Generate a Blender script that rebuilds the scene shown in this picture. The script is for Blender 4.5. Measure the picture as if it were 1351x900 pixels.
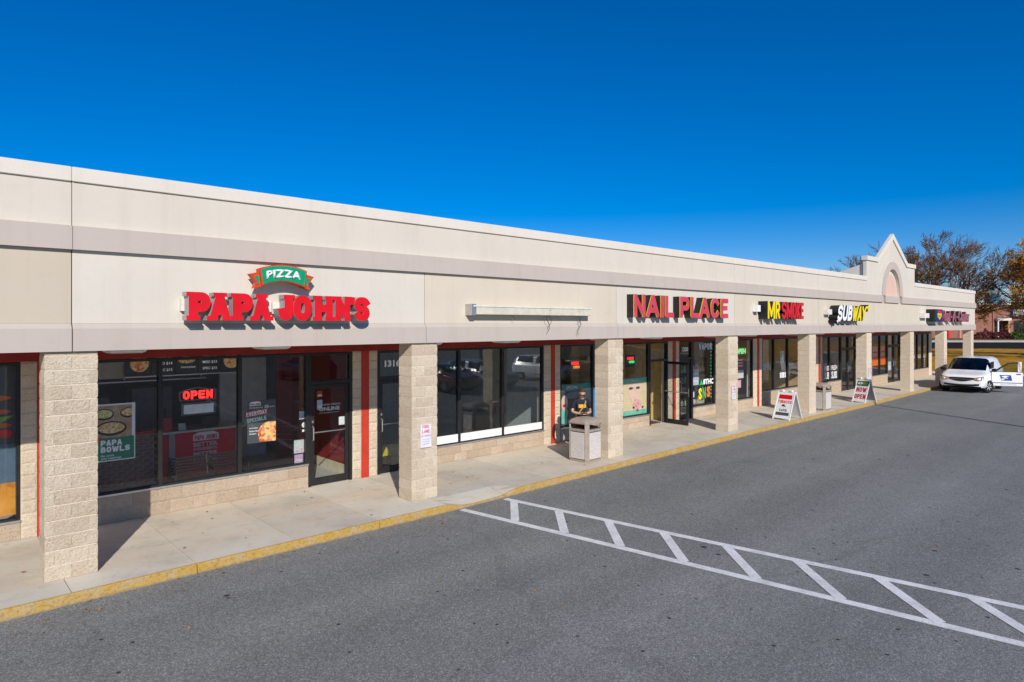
import bpy, bmesh, math, random
from mathutils import Vector, Matrix, noise, Euler
from mathutils.geometry import delaunay_2d_cdt
R = math.radians
for o in list(bpy.data.objects): bpy.data.objects.remove(o)
SC = bpy.context.scene
COL = SC.collection
rnd = random.Random(11)

# ------------------------------------------------------------------ camera
cd = bpy.data.cameras.new('camera'); cam = bpy.data.objects.new('camera', cd); COL.objects.link(cam)
cd.sensor_width = 36; cd.lens = 859.5/1351*36; cd.shift_y = -22.5/1351
cd.clip_start = .1; cd.clip_end = 3000
cam.location = (0, -11.173, 3.6425)
cam.rotation_euler = (R(90), 0, R(47.19-90))
SC.camera = cam
# ------------------------------------------------------------------ sky and sun
SUN_EL, SUN_AZ = 29.3, 27.5            # light travels towards +Y, leaning to +X
w = bpy.data.worlds.new("World"); SC.world = w; w.use_nodes = True
nt = w.node_tree; nt.nodes.clear()
out = nt.nodes.new('ShaderNodeOutputWorld'); bg = nt.nodes.new('ShaderNodeBackground')
sky = nt.nodes.new('ShaderNodeTexSky'); sky.sky_type = 'NISHITA'; sky.sun_disc = False
sky.sun_elevation = R(SUN_EL); sky.sun_rotation = R(180+SUN_AZ)
sky.altitude = 100; sky.air_density = 1.0; sky.dust_density = .05; sky.ozone_density = 6.0
hs = nt.nodes.new('ShaderNodeHueSaturation'); hs.inputs['Saturation'].default_value = 1.37
hs.inputs['Value'].default_value = .93
bg.inputs['Strength'].default_value = .11
tn = nt.nodes.new('ShaderNodeMix'); tn.data_type = 'RGBA'; tn.blend_type = 'MULTIPLY'; tn.inputs['Factor'].default_value = 1; tn.inputs['B'].default_value = (.86, .86, 1.0, 1)   # polarised deep blue air
nt.links.new(sky.outputs[0], tn.inputs['A']); nt.links.new(tn.outputs['Result'], hs.inputs['Color']); nt.links.new(hs.outputs[0], bg.inputs[0]); nt.links.new(bg.outputs[0], out.inputs[0])
sl = bpy.data.lights.new('sun', 'SUN'); so = bpy.data.objects.new('sun', sl); COL.objects.link(so)
sl.energy = 4.6; sl.angle = R(.53); sl.color = (1, .94, .86)
dirv = Vector((math.sin(R(SUN_AZ))*math.cos(R(SUN_EL)), math.cos(R(SUN_AZ))*math.cos(R(SUN_EL)), -math.sin(R(SUN_EL))))
so.rotation_euler = dirv.to_track_quat('-Z', 'Y').to_euler()
so.location = (0, -30, 30)
SC.view_settings.view_transform = 'Standard'; SC.view_settings.look = 'None'
SC.view_settings.exposure = 0; SC.view_settings.gamma = 1

# ------------------------------------------------------------------ materials
def nd(t, k, **kw):
    n = t.nodes.new(k)
    for a, b in kw.items(): setattr(n, a, b)
    return n
def base_mat(name, col, rough=.7, spec=.3, metal=0):
    m = bpy.data.materials.new(name); m.use_nodes = True; t = m.node_tree
    b = t.nodes['Principled BSDF']
    b.inputs['Base Color'].default_value = (*col, 1); b.inputs['Roughness'].default_value = rough
    b.inputs['Specular IOR Level'].default_value = spec; b.inputs['Metallic'].default_value = metal
    return m, t, b
def coords(t, per_object=False):
    tc = nd(t, 'ShaderNodeTexCoord')
    if not per_object: return tc.outputs['Object']
    oi = nd(t, 'ShaderNodeObjectInfo'); a = nd(t, 'ShaderNodeVectorMath', operation='ADD')
    mu = nd(t, 'ShaderNodeVectorMath', operation='SCALE'); mu.inputs['Scale'].default_value = 57
    cmb = nd(t, 'ShaderNodeCombineXYZ')
    for i in range(3): t.links.new(oi.outputs['Random'], cmb.inputs[i])
    t.links.new(cmb.outputs[0], mu.inputs[0]); t.links.new(tc.outputs['Object'], a.inputs[0]); t.links.new(mu.outputs[0], a.inputs[1])
    return a.outputs[0]
def noise_n(t, co, scale, detail=4, rough=.55, stretch=None):
    n = nd(t, 'ShaderNodeTexNoise'); n.inputs['Scale'].default_value = scale
    n.inputs['Detail'].default_value = detail; n.inputs['Roughness'].default_value = rough
    if stretch:
        mp = nd(t, 'ShaderNodeMapping'); mp.inputs['Scale'].default_value = stretch
        t.links.new(co, mp.inputs[0]); co = mp.outputs[0]
    t.links.new(co, n.inputs['Vector']); return n.outputs['Fac']
def ramp(t, fac, stops):
    r = nd(t, 'ShaderNodeValToRGB'); e = r.color_ramp.elements
    while len(e) < len(stops): e.new(.5)
    for q, (p, c) in zip(e, stops): q.position = p; q.color = (*c, 1) if len(c) == 3 else c
    t.links.new(fac, r.inputs[0]); return r.outputs[0]
def mix(t, a, b, fac, mode='MIX'):
    m = nd(t, 'ShaderNodeMix', data_type='RGBA', blend_type=mode)
    for s, v in ((m.inputs['A'], a), (m.inputs['B'], b)):
        if isinstance(v, tuple): s.default_value = (*v, 1)
        else: t.links.new(v, s)
    f = m.inputs['Factor']
    if isinstance(fac, (int, float)): f.default_value = fac
    else: t.links.new(fac, f)
    return m.outputs['Result']
def bump(t, b, h, strength=.3, dist=.01):
    n = nd(t, 'ShaderNodeBump'); n.inputs['Strength'].default_value = strength; n.inputs['Distance'].default_value = dist
    t.links.new(h, n.inputs['Height']); t.links.new(n.outputs[0], b.inputs['Normal'])
def g(v): return (v, v, v)
MATS = {}
def plain(name, col, rough=.6, spec=.3, metal=0, var=.12, scale=6):
    if name in MATS: return MATS[name]
    m, t, b = base_mat(name, col, rough, spec, metal)
    f = noise_n(t, coords(t), scale, 5)
    lo = tuple(c*(1-var) for c in col); hi = tuple(min(1, c*(1+var)) for c in col)
    t.links.new(ramp(t, f, [(.3, lo), (.7, hi)]), b.inputs['Base Color'])
    MATS[name] = m; return m
def stucco(name, col, stain=.12):
    m, t, b = base_mat(name, col, .85, .15); co = coords(t)
    big = noise_n(t, co, .55, 6, .6); streak = noise_n(t, co, 1.0, 6, .65, (3.2, 1, .22)); fine = noise_n(t, co, 160, 3)
    med = noise_n(t, co, 7, 6, .65)
    dk = tuple(c*(1-stain*.6) for c in col); lt = tuple(min(1, c*(1+stain*.35)) for c in col)
    c = mix(t, ramp(t, big, [(.32, dk), (.62, lt)]), ramp(t, streak, [(.3, (col[0]*.88, col[1]*.86, col[2]*.83)), (.5, col)]), .45)
    c = mix(t, c, ramp(t, med, [(.28, (.84, .82, .78)), (.46, g(1))]), .22, 'MULTIPLY')
    t.links.new(c, b.inputs['Base Color']); bump(t, b, fine, .35, .004); MATS[name] = m; return m
def block_mat(name, col):
    m, t, b = base_mat(name, col, .9, .1); co = coords(t, True)
    oi = nd(t, 'ShaderNodeObjectInfo')
    f = noise_n(t, co, 38, 6, .7); f2 = noise_n(t, co, 9, 5, .6); f3 = noise_n(t, co, 120, 3, .6)
    c = ramp(t, f, [(.25, tuple(x*.72 for x in col)), (.5, col), (.75, tuple(min(1, x*1.12) for x in col))])
    c = mix(t, c, ramp(t, f2, [(.3, (.86, .80, .72)), (.6, g(1))]), .55, 'MULTIPLY')
    c = mix(t, c, ramp(t, oi.outputs['Random'], [(0, (.84, .81, .78)), (.5, (.95, .94, .93)), (1, (1.03, 1.03, 1.02))]), .9, 'MULTIPLY')
    t.links.new(c, b.inputs['Base Color'])
    ad = nd(t, 'ShaderNodeMath', operation='ADD'); mm = nd(t, 'ShaderNodeMath', operation='MULTIPLY'); mm.inputs[1].default_value = .35
    t.links.new(f3, mm.inputs[0]); t.links.new(f, ad.inputs[0]); t.links.new(mm.outputs[0], ad.inputs[1])
    bump(t, b, ad.outputs[0], .95, .045); MATS[name] = m; return m
def glass_mat(name, tint=(.72, .78, .76), refl=1.0):
    m = bpy.data.materials.new(name); m.use_nodes = True; t = m.node_tree; t.nodes.clear()
    o = nd(t, 'ShaderNodeOutputMaterial'); tr = nd(t, 'ShaderNodeBsdfTransparent'); gl = nd(t, 'ShaderNodeBsdfGlossy')
    tr.inputs[0].default_value = (*tint, 1); gl.inputs['Roughness'].default_value = 0
    fr = nd(t, 'ShaderNodeFresnel'); ge = nd(t, 'ShaderNodeNewGeometry'); io = nd(t, 'ShaderNodeMapRange')
    io.inputs['To Min'].default_value = 1.52; io.inputs['To Max'].default_value = 1/1.52      # thin pane: same reflectance from both sides
    t.links.new(ge.outputs['Backfacing'], io.inputs['Value']); t.links.new(io.outputs[0], fr.inputs[0])
    mu = nd(t, 'ShaderNodeMath', operation='MULTIPLY'); mu.inputs[1].default_value = refl; mu.use_clamp = True
    mx = nd(t, 'ShaderNodeMixShader'); t.links.new(fr.outputs[0], mu.inputs[0]); t.links.new(mu.outputs[0], mx.inputs[0])
    wob = noise_n(t, coords(t), 1.3, 1); bp = nd(t, 'ShaderNodeBump'); bp.inputs['Strength'].default_value = .03; bp.inputs['Distance'].default_value = .05
    t.links.new(wob, bp.inputs['Height']); t.links.new(bp.outputs[0], gl.inputs['Normal'])
    t.links.new(tr.outputs[0], mx.inputs[1]); t.links.new(gl.outputs[0], mx.inputs[2]); t.links.new(mx.outputs[0], o.inputs[0])
    MATS[name] = m; return m
def emit_mat(name, col, s):
    if name in MATS: return MATS[name]
    m = bpy.data.materials.new(name); m.use_nodes = True; t = m.node_tree; b = t.nodes['Principled BSDF']
    b.inputs['Base Color'].default_value = (*col, 1); b.inputs['Emission Color'].default_value = (*col, 1); b.inputs['Emission Strength'].default_value = s
    MATS[name] = m; return m

M_white = stucco('stucco_white', (.635, .585, .50)); M_beige = stucco('stucco_beige', (.615, .545, .435)); M_left = stucco('stucco_tan', (.535, .465, .365))
M_upper = stucco('stucco_upper', (.63, .575, .485), .10); M_band = stucco('stucco_mauve', (.50, .435, .38), .08)
M_cap = stucco('stucco_cap', (.69, .635, .55), .07); M_pink = stucco('stucco_pink', (.66, .46, .37), .06)
M_block = block_mat('split_face_block', (.86, .735, .565)); M_smooth = block_mat('base_block', (.66, .535, .40))
M_mortar = plain('mortar', (.72, .625, .50), .95, .1, var=.12, scale=30)
M_frame = plain('dark_bronze_frame', (.018, .017, .017), .42, .45, var=.3)
M_alu = plain('aluminium', (.55, .55, .54), .35, .5, .8)
M_redtrim = plain('red_trim_paint', (.50, .045, .022), .55, .3, var=.16, scale=3); M_hdr = plain('header_shaded_red', (.27, .022, .018), .6, .3, var=.2, scale=3)  # header: the trim red again, darkened to paint in the canopy shade
M_glass = glass_mat('window_glass', (.98, .985, .983), .8)
M_tint = glass_mat('tinted_glass', (.86, .90, .90), 2.1)
M_clear = glass_mat('door_glass', (.93, .95, .945), .8)
M_soffit = plain('soffit', (.74, .70, .64), .8)
M_black = plain('black_paint', (.012, .012, .013), .5); M_dark = plain('dark_grey', (.045, .045, .048), .6)
M_white_p = plain('white_plastic', (.78, .78, .76), .5, .3, var=.05); M_greyp = plain('grey_plastic', (.30, .30, .30), .5)
M_roof = plain('roof_membrane', (.35, .35, .34), .9)

# asphalt
def asphalt():
    m, t, b = base_mat('asphalt', (.12, .12, .125), .85, .25); co = coords(t)
    sp = noise_n(t, co, 75, 3, .7); sp2 = noise_n(t, co, 33, 4, .65); big = noise_n(t, co, .16, 6, .6); mid = noise_n(t, co, 1.1, 7, .6)
    lane = noise_n(t, co, .5, 4, .55, (.10, 1.25, 1))
    c = ramp(t, sp, [(.28, (.095, .096, .090)), (.45, (.188, .192, .182)), (.58, (.268, .272, .258)), (.72, (.70, .70, .67))])
    c = mix(t, c, ramp(t, sp2, [(.3, g(.62)), (.55, g(1.0)), (.75, g(1.22))]), 1, 'MULTIPLY')
    c = mix(t, c, ramp(t, big, [(.3, g(.92)), (.7, g(1.06))]), 1, 'MULTIPLY')
    c = mix(t, c, ramp(t, mid, [(.3, g(.93)), (.65, g(1.03))]), 1, 'MULTIPLY')
    c = mix(t, c, ramp(t, lane, [(.35, g(.88)), (.65, g(1.08))]), 1, 'MULTIPLY')
    # oil drips
    for sc, thr, keep in ((1.5, .085, .55), (4.0, .13, .66)):
        v = nd(t, 'ShaderNodeTexVoronoi'); v.inputs['Scale'].default_value = sc; t.links.new(co, v.inputs['Vector'])
        wn = noise_n(t, co, 9, 3); ad = nd(t, 'ShaderNodeMath', operation='MULTIPLY_ADD'); ad.inputs[1].default_value = .12; ad.inputs[2].default_value = -.06
        t.links.new(wn, ad.inputs[0]); a2 = nd(t, 'ShaderNodeMath', operation='ADD'); t.links.new(v.outputs['Distance'], a2.inputs[0]); t.links.new(ad.outputs[0], a2.inputs[1])
        blob = ramp(t, a2.outputs[0], [(thr*.5, g(1)), (thr, g(0))])
        sep = nd(t, 'ShaderNodeSeparateColor'); t.links.new(v.outputs['Color'], sep.inputs[0])
        gt = nd(t, 'ShaderNodeMath', operation='GREATER_THAN'); gt.inputs[1].default_value = keep; t.links.new(sep.outputs[0], gt.inputs[0])
        mm = nd(t, 'ShaderNodeMath', operation='MULTIPLY'); t.links.new(blob, mm.inputs[0]); t.links.new(gt.outputs[0], mm.inputs[1])
        c = mix(t, c, (.03, .03, .032), mm.outputs[0])
    v = nd(t, 'ShaderNodeTexVoronoi', feature='DISTANCE_TO_EDGE'); v.inputs['Scale'].default_value = .085
    wv = nd(t, 'ShaderNodeTexNoise'); wv.inputs['Scale'].default_value = .9; wv.inputs['Detail'].default_value = 7; t.links.new(co, wv.inputs['Vector'])
    av = nd(t, 'ShaderNodeVectorMath', operation='MULTIPLY_ADD'); av.inputs[1].default_value = (1.6, 1.6, 0); t.links.new(wv.outputs['Color'], av.inputs[0]); t.links.new(co, av.inputs[2]); t.links.new(av.outputs[0], v.inputs['Vector'])
    c = mix(t, c, (.07, .07, .07), ramp(t, v.outputs['Distance'], [(.0005, g(.2)), (.002, g(0))]))      # hairline seams
    t.links.new(c, b.inputs['Base Color']); bump(t, b, sp, .55, .006); return m
M_asph = asphalt()
def concrete(name, col):
    m, t, b = base_mat(name, col, .9, .15); co = coords(t)
    a = noise_n(t, co, .8, 7, .62); f = noise_n(t, co, 60, 3, .6); st = noise_n(t, co, 3.5, 6, .7); lng = noise_n(t, co, .7, 5, .6, (.25, 1.8, 1))
    oi = nd(t, 'ShaderNodeObjectInfo')
    c = ramp(t, a, [(.28, tuple(x*.78 for x in col)), (.5, col), (.72, tuple(min(1, x*1.10) for x in col))])
    c = mix(t, c, ramp(t, st, [(.30, (.74, .68, .60)), (.46, g(1))]), .55, 'MULTIPLY')
    c = mix(t, c, ramp(t, lng, [(.35, (1.0, .93, .84)), (.6, (.95, 1.0, 1.0))]), .9, 'MULTIPLY')
    c = mix(t, c, ramp(t, f, [(.3, g(.86)), (.6, g(1.03))]), .7, 'MULTIPLY')
    c = mix(t, c, ramp(t, oi.outputs['Random'], [(0, g(.90)), (1, g(1.04))]), 1, 'MULTIPLY')
    v = nd(t, 'ShaderNodeTexVoronoi'); v.inputs['Scale'].default_value = 2.6; t.links.new(co, v.inputs['Vector'])
    c = mix(t, c, (.10, .085, .07), ramp(t, v.outputs['Distance'], [(.03, g(.55)), (.055, g(0))]))
    t.links.new(c, b.inputs['Base Color']); bump(t, b, f, .25, .004); MATS[name] = m; return m
M_slab = concrete('walk_concrete', (.66, .595, .50))
def kerb_paint():
    m, t, b = base_mat('yellow_kerb_paint', (.6, .38, .04), .7, .25); co = coords(t)
    n = noise_n(t, co, 5, 8, .7); n2 = noise_n(t, co, 26, 5, .7)
    c = mix(t, (.47, .29, .06), (.45, .34, .18), ramp(t, n, [(.44, g(0)), (.62, g(1))]))
    c = mix(t, c, ramp(t, n2, [(.32, (.50, .45, .40)), (.5, g(1))]), .8, 'MULTIPLY')
    sx = nd(t, 'ShaderNodeSeparateXYZ'); t.links.new(co, sx.inputs[0]); mr = nd(t, 'ShaderNodeMapRange'); mr.inputs['From Min'].default_value = -.14; mr.inputs['From Max'].default_value = -.07; t.links.new(sx.outputs[2], mr.inputs['Value'])
    n3 = noise_n(t, co, 9, 5, .7); gm = nd(t, 'ShaderNodeMath', operation='MULTIPLY_ADD'); gm.inputs[1].default_value = 1.6; t.links.new(n3, gm.inputs[0]); gm.inputs[2].default_value = -.55
    ad = nd(t, 'ShaderNodeMath', operation='ADD'); t.links.new(mr.outputs[0], ad.inputs[0]); t.links.new(gm.outputs[0], ad.inputs[1])
    c = mix(t, (.24, .19, .12), c, ramp(t, ad.outputs[0], [(.15, g(0)), (.75, g(1))]))      # splash dirt along the gutter
    t.links.new(c, b.inputs['Base Color']); bump(t, b, n2, .3, .005); return m
M_kerb = kerb_paint()
def road_paint():
    m, t, b = base_mat('worn_white_paint', (.6, .6, .6), .75, .25); co = coords(t)
    n = noise_n(t, co, 55, 4, .75); n2 = noise_n(t, co, 4, 6, .7)
    c = mix(t, (.78, .78, .77), (.24, .24, .24), ramp(t, n, [(.56, g(0)), (.68, g(1))]))
    c = mix(t, c, ramp(t, n2, [(.3, g(.72)), (.6, g(1))]), 1, 'MULTIPLY')
    t.links.new(c, b.inputs['Base Color']); return m
M_paint = road_paint()
def aggregate():
    m, t, b = base_mat('exposed_aggregate', (.6, .57, .53), .85, .2); co = coords(t)
    v = nd(t, 'ShaderNodeTexVoronoi'); v.inputs['Scale'].default_value = 48; t.links.new(co, v.inputs['Vector'])
    sp = nd(t, 'ShaderNodeSeparateColor'); t.links.new(v.outputs['Color'], sp.inputs[0])
    t.links.new(ramp(t, sp.outputs[0], [(0, (.50, .47, .44)), (.35, (.56, .52, .47)), (.8, (.66, .62, .57)), (1, (.52, .45, .38))]), b.inputs['Base Color'])
    bump(t, b, v.outputs['Distance'], .6, .01); return m
M_aggr = aggregate()
M_binrim = plain('taupe_concrete', (.33, .275, .22), .85, .15, var=.15, scale=12)
def foodmat(name, cols, scale):
    m, t, b = base_mat(name, cols[0], .6); f = noise_n(t, coords(t), scale, 5, .7)
    n = len(cols); t.links.new(ramp(t, f, [(.3+.4*i/(n-1), c) for i, c in enumerate(cols)]), b.inputs['Base Color']); return m
def voromat(name, cols, scale, rough=.6):
    m, t, b = base_mat(name, cols[0], rough); v = nd(t, 'ShaderNodeTexVoronoi'); v.inputs['Scale'].default_value = scale
    t.links.new(coords(t), v.inputs['Vector']); sp = nd(t, 'ShaderNodeSeparateColor'); t.links.new(v.outputs['Color'], sp.inputs[0])
    n = len(cols); r = ramp(t, sp.outputs[0], [(i/n, c) for i, c in enumerate(cols)]); t.links.new(r, b.inputs['Base Color']); return m

# ------------------------------------------------------------------ mesh helpers
class MB:
    def __init__(s): s.v = []; s.f = []; s.m = []
    def add(s, vs, fs, mi=0):
        n = len(s.v); s.v += [tuple(v) for v in vs]
        for f in fs: s.f.append(tuple(i+n for i in f)); s.m.append(mi)
        return s
    def box(s, x0, x1, y0, y1, z0, z1, mi=0):
        return s.add([(x0,y0,z0),(x1,y0,z0),(x1,y1,z0),(x0,y1,z0),(x0,y0,z1),(x1,y0,z1),(x1,y1,z1),(x0,y1,z1)],
                     [(0,3,2,1),(4,5,6,7),(0,1,5,4),(1,2,6,5),(2,3,7,6),(3,0,4,7)], mi)
    def bevbox(s, x0, x1, y0, y1, z0, z1, b=.01, mi=0):
        # box with chamfered edges on all 12 edges (via inset rings)
        vs = []; 
        for z, i in ((z0, b), (z0+b, 0), (z1-b, 0), (z1, b)):
            a = i; X0, X1, Y0, Y1 = x0+a, x1-a, y0+a, y1-a; c = b
            vs += [(X0+c,Y0,z),(X1-c,Y0,z),(X1,Y0+c,z),(X1,Y1-c,z),(X1-c,Y1,z),(X0+c,Y1,z),(X0,Y1-c,z),(X0,Y0+c,z)]
        fs = [tuple(range(7,-1,-1)), tuple(range(24,32))]
        for k in range(3):
            for i in range(8): j = (i+1) % 8; fs.append((k*8+i, k*8+j, k*8+8+j, k*8+8+i))
        return s.add(vs, fs, mi)
    def prism(s, poly, axis, a, b, mi=0, mi_side=None):
        # poly of 2D points extruded along axis from a to b
        n = len(poly)
        def P(p, h):
            return {'x': (h, p[0], p[1]), 'y': (p[0], h, p[1]), 'z': (p[0], p[1], h)}[axis]
        vs = [P(p, a) for p in poly]+[P(p, b) for p in poly]
        s.add(vs, [tuple(range(n-1,-1,-1)), tuple(range(n,2*n))], mi)
        s.add(vs, [(i,(i+1)%n,n+(i+1)%n,n+i) for i in range(n)], mi if mi_side is None else mi_side); return s
    def tube(s, pts, r, seg=8, mi=0, cap=True):
        pts = [Vector(p) for p in pts]; rs = r if isinstance(r, (list, tuple)) else [r]*len(pts)
        n0 = len(s.v); up = None; vs = []; fs = []
        for i, p in enumerate(pts):
            d = (pts[min(i+1,len(pts)-1)]-pts[max(i-1,0)]).normalized()
            if up is None: up = d.orthogonal().normalized()
            else:
                up = (up-d*up.dot(d)); up = up.normalized() if up.length > 1e-6 else d.orthogonal().normalized()
            sd = d.cross(up)
            for k in range(seg):
                a = 2*math.pi*k/seg; vs.append(p+(up*math.cos(a)+sd*math.sin(a))*rs[i])
        for i in range(len(pts)-1):
            for k in range(seg): k2 = (k+1) % seg; fs.append((i*seg+k, i*seg+k2, (i+1)*seg+k2, (i+1)*seg+k))
        if cap: fs.append(tuple(range(seg-1,-1,-1))); fs.append(tuple((len(pts)-1)*seg+k for k in range(seg)))
        return s.add(vs, fs, mi)
    def lathe(s, prof, seg=20, mi=0, c=(0,0,0), axis='z'):
        vs = []; fs = []
        for r, h in prof:
            for k in range(seg):
                a = 2*math.pi*k/seg; x, y = r*math.cos(a), r*math.sin(a)
                q = {'z': (x,y,h), 'y': (x,h,y), 'x': (h,x,y)}[axis]; vs.append((q[0]+c[0], q[1]+c[1], q[2]+c[2]))
        for i in range(len(prof)-1):
            for k in range(seg): k2 = (k+1) % seg; fs.append((i*seg+k, i*seg+k2, (i+1)*seg+k2, (i+1)*seg+k))
        fs.append(tuple(range(seg-1,-1,-1))); fs.append(tuple((len(prof)-1)*seg+k for k in range(seg)))
        return s.add(vs, fs, mi)
    def xf(s, M, i0=0):
        s.v[i0:] = [tuple(M @ Vector(v)) for v in s.v[i0:]]; return s
    def mesh(s, name, mats, smooth=False):
        me = bpy.data.meshes.new(name); me.from_pydata(s.v, [], s.f)
        for m in (mats if isinstance(mats, (list, tuple)) else [mats]): me.materials.append(m)
        me.polygons.foreach_set('material_index', s.m)
        if smooth: me.polygons.foreach_set('use_smooth', [True]*len(s.f))
        bm = bmesh.new(); bm.from_mesh(me); bmesh.ops.recalc_face_normals(bm, faces=bm.faces); bm.to_mesh(me); bm.free()
        me.update(); return me
    def build(s, name, mats, parent=None, loc=(0,0,0), rz=0, smooth=False, **kw):
        return link(name, s.mesh(name, mats, smooth), parent, loc, rz, **kw)
def link(name, data, parent=None, loc=(0,0,0), rz=0, label=None, cat=None, group=None, kind=None, rot=None):
    o = bpy.data.objects.new(name, data); COL.objects.link(o); o.location = loc
    o.rotation_euler = rot if rot else (0, 0, rz)
    if parent: o.parent = parent
    if label: o['label'] = label
    if cat: o['category'] = cat
    if group: o['group'] = group
    if kind: o['kind'] = kind
    return o
def thing(name, loc, label, cat, group=None, rz=0): return link(name, None, None, loc, rz, label, cat, group)
def box(name, mat, dims, parent=None, bev=0, **kw):
    m = MB(); (m.bevbox(*dims, bev) if bev else m.box(*dims)); return m.build(name, mat, parent, **kw)

# ------------------------------------------------------------------ lettering
def pip(p, poly):
    x, y = p; c = False; n = len(poly); j = n-1
    for i in range(n):
        xi, yi = poly[i]; xj, yj = poly[j]
        if (yi > y) != (yj > y) and x < (xj-xi)*(y-yi)/(yj-yi)+xi: c = not c
        j = i
    return c
def stroke_polys(pts, t):
    ps = []; P = [Vector(p) for p in pts]
    for i in range(len(P)-1):
        a, b = P[i], P[i+1]; d = (b-a).normalized(); n = Vector((-d.y, d.x))*t/2
        a2 = a-d*t/2 if i == 0 else a; b2 = b+d*t/2 if i == len(P)-2 else b
        ps.append([tuple(a2+n), tuple(b2+n), tuple(b2-n), tuple(a2-n)])
        if i > 0: ps.append([(a.x+math.cos(k*math.pi/5)*t/2, a.y+math.sin(k*math.pi/5)*t/2) for k in range(10)])
    return ps
def arc(cx, cy, rx, ry, a0, a1, n=10, p=.8):
    o = []
    for i in range(n+1):
        a = R(a0+(a1-a0)*i/n); c, s = math.cos(a), math.sin(a)
        o.append((cx+rx*math.copysign(abs(c)**p, c), cy+ry*math.copysign(abs(s)**p, s)))
    return o
GL = {'A': [[(0,0),(.5,1.08)],[(1,0),(.5,1.08)],[(.2,.27),(.8,.27)]], 'I': [[(.5,0),(.5,1)]], 'L': [[(0,1),(0,0),(1,0)]],
 'N': [[(0,0),(0,1)],[(1,0),(1,1)],[(0,1),(1,0)]], 'M': [[(0,0),(0,1)],[(1,0),(1,1)],[(.06,1),(.5,.1),(.94,1)]],
 'E': [[(1,0),(0,0),(0,1),(1,1)],[(0,.52),(.85,.52)]], 'H': [[(0,0),(0,1)],[(1,0),(1,1)],[(0,.5),(1,.5)]],
 'P': [[(0,0),(0,1)],[(0,1)]+arc(.55,.72,.45,.28,90,-90)+[(0,.44)]], 'R': [[(0,0),(0,1)],[(0,1)]+arc(.55,.73,.45,.27,90,-90)+[(0,.46)],[(.5,.46),(1,0)]],
 'K': [[(0,0),(0,1)],[(.02,.42),(1,1)],[(.3,.58),(1,0)]], 'O': [arc(.5,.5,.5,.5,0,360,24)], 'C': [arc(.5,.5,.5,.5,38,322,20)],
 'S': [arc(.5,.75,.5,.25,25,270,14)+arc(.5,.25,.5,.25,90,-155,14)[1:]], 'U': [[(0,1)]+arc(.5,.35,.5,.35,180,360,14)+[(1,1)]],
 'B': [[(0,0),(0,1)],[(0,1)]+arc(.5,.76,.42,.24,90,-90)+[(0,.52)],[(0,.52)]+arc(.55,.26,.45,.26,90,-90)+[(0,0)]],
 'W': [[(0,1),(.25,-.05)],[(.25,-.05),(.5,.85)],[(.5,.85),(.75,-.05)],[(.75,-.05),(1,1)]], 'Y': [[(0,1.05),(.5,.45)],[(1,1.05),(.5,.45)],[(.5,.45),(.5,0)]],
 'J': [[(.95,1)]+[(.95,.35)]+arc(.475,.32,.475,.32,0,-165,12)], 'Z': [[(0,1),(1,1),(0,0),(1,0)]], "'": [[(.5,1),(.5,.82)]], '-': [[(0,.42),(1,.42)]],
 'e': [[(.05,.36),(.95,.36)]+arc(.5,.35,.5,.35,10,320,16)], 'n': [[(0,0),(0,.7)],arc(.5,.4,.5,.3,180,0,10)+[(1,0)]], 't': [[(.5,.95),(.5,0)],[(0,.68),(1,.68)]], 'r': [[(.1,0),(.1,.7)],arc(.7,.35,.6,.35,170,80,8)]}
SLAB = {'P': [(-.10,0,.52,.17),(-.10,.86,.3,1)], 'A': [(-.16,0,.40,.17),(.60,0,1.16,.17),(.16,.86,.84,1)], 'J': [(.35,.83,1.1,1)], 'H': [(-.1,0,.42,.16),(.58,0,1.1,.16),(-.1,.84,.42,1),(.58,.84,1.1,1)],
 'N': [(-.12,0,.36,.16),(-.12,.84,.3,1),(.64,.84,1.12,1)], 'S': [], 'O': [], "'": []}
def glyph_polys(ch, w, h, t, slab=False, shear=0):
    ps = []
    for st in GL[ch]:
        ps += stroke_polys([(t/2+x*(w-t), t/2+y*(h-t)) for x, y in st], t)
    if slab:
        for x0, y0, x1, y1 in SLAB.get(ch, []): ps.append([(x0*w,y0*h),(x1*w,y0*h),(x1*w,y1*h),(x0*w,y1*h)])
    return ps
def union2d(polys, clip, subs=()):
    V, E, Fc = [], [], []
    x0, y0, x1, y1 = clip
    allp = list(polys)+[[(x0,y0),(x1,y0),(x1,y1),(x0,y1)]]+list(subs)
    for p in allp:
        n = len(V); V += [Vector(q) for q in p]; E += [(n+i, n+(i+1) % len(p)) for i in range(len(p))]
    vo, eo, fo, *_ = delaunay_2d_cdt(V, E, [], 0, 1e-5)
    bb = [(min(q[0] for q in p), max(q[0] for q in p), min(q[1] for q in p), max(q[1] for q in p)) for p in polys]
    keep = []
    for f in fo:
        c = (sum(vo[i].x for i in f)/len(f), sum(vo[i].y for i in f)/len(f))
        if not (x0-1e-6 < c[0] < x1+1e-6 and y0-1e-6 < c[1] < y1+1e-6): continue
        if any(pip(c, q) for q in subs): continue
        if any(b[0] <= c[0] <= b[1] and b[2] <= c[1] <= b[3] and pip(c, p) for p, b in zip(polys, bb)): keep.append(tuple(f))
    return [(v.x, v.y) for v in vo], keep
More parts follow.
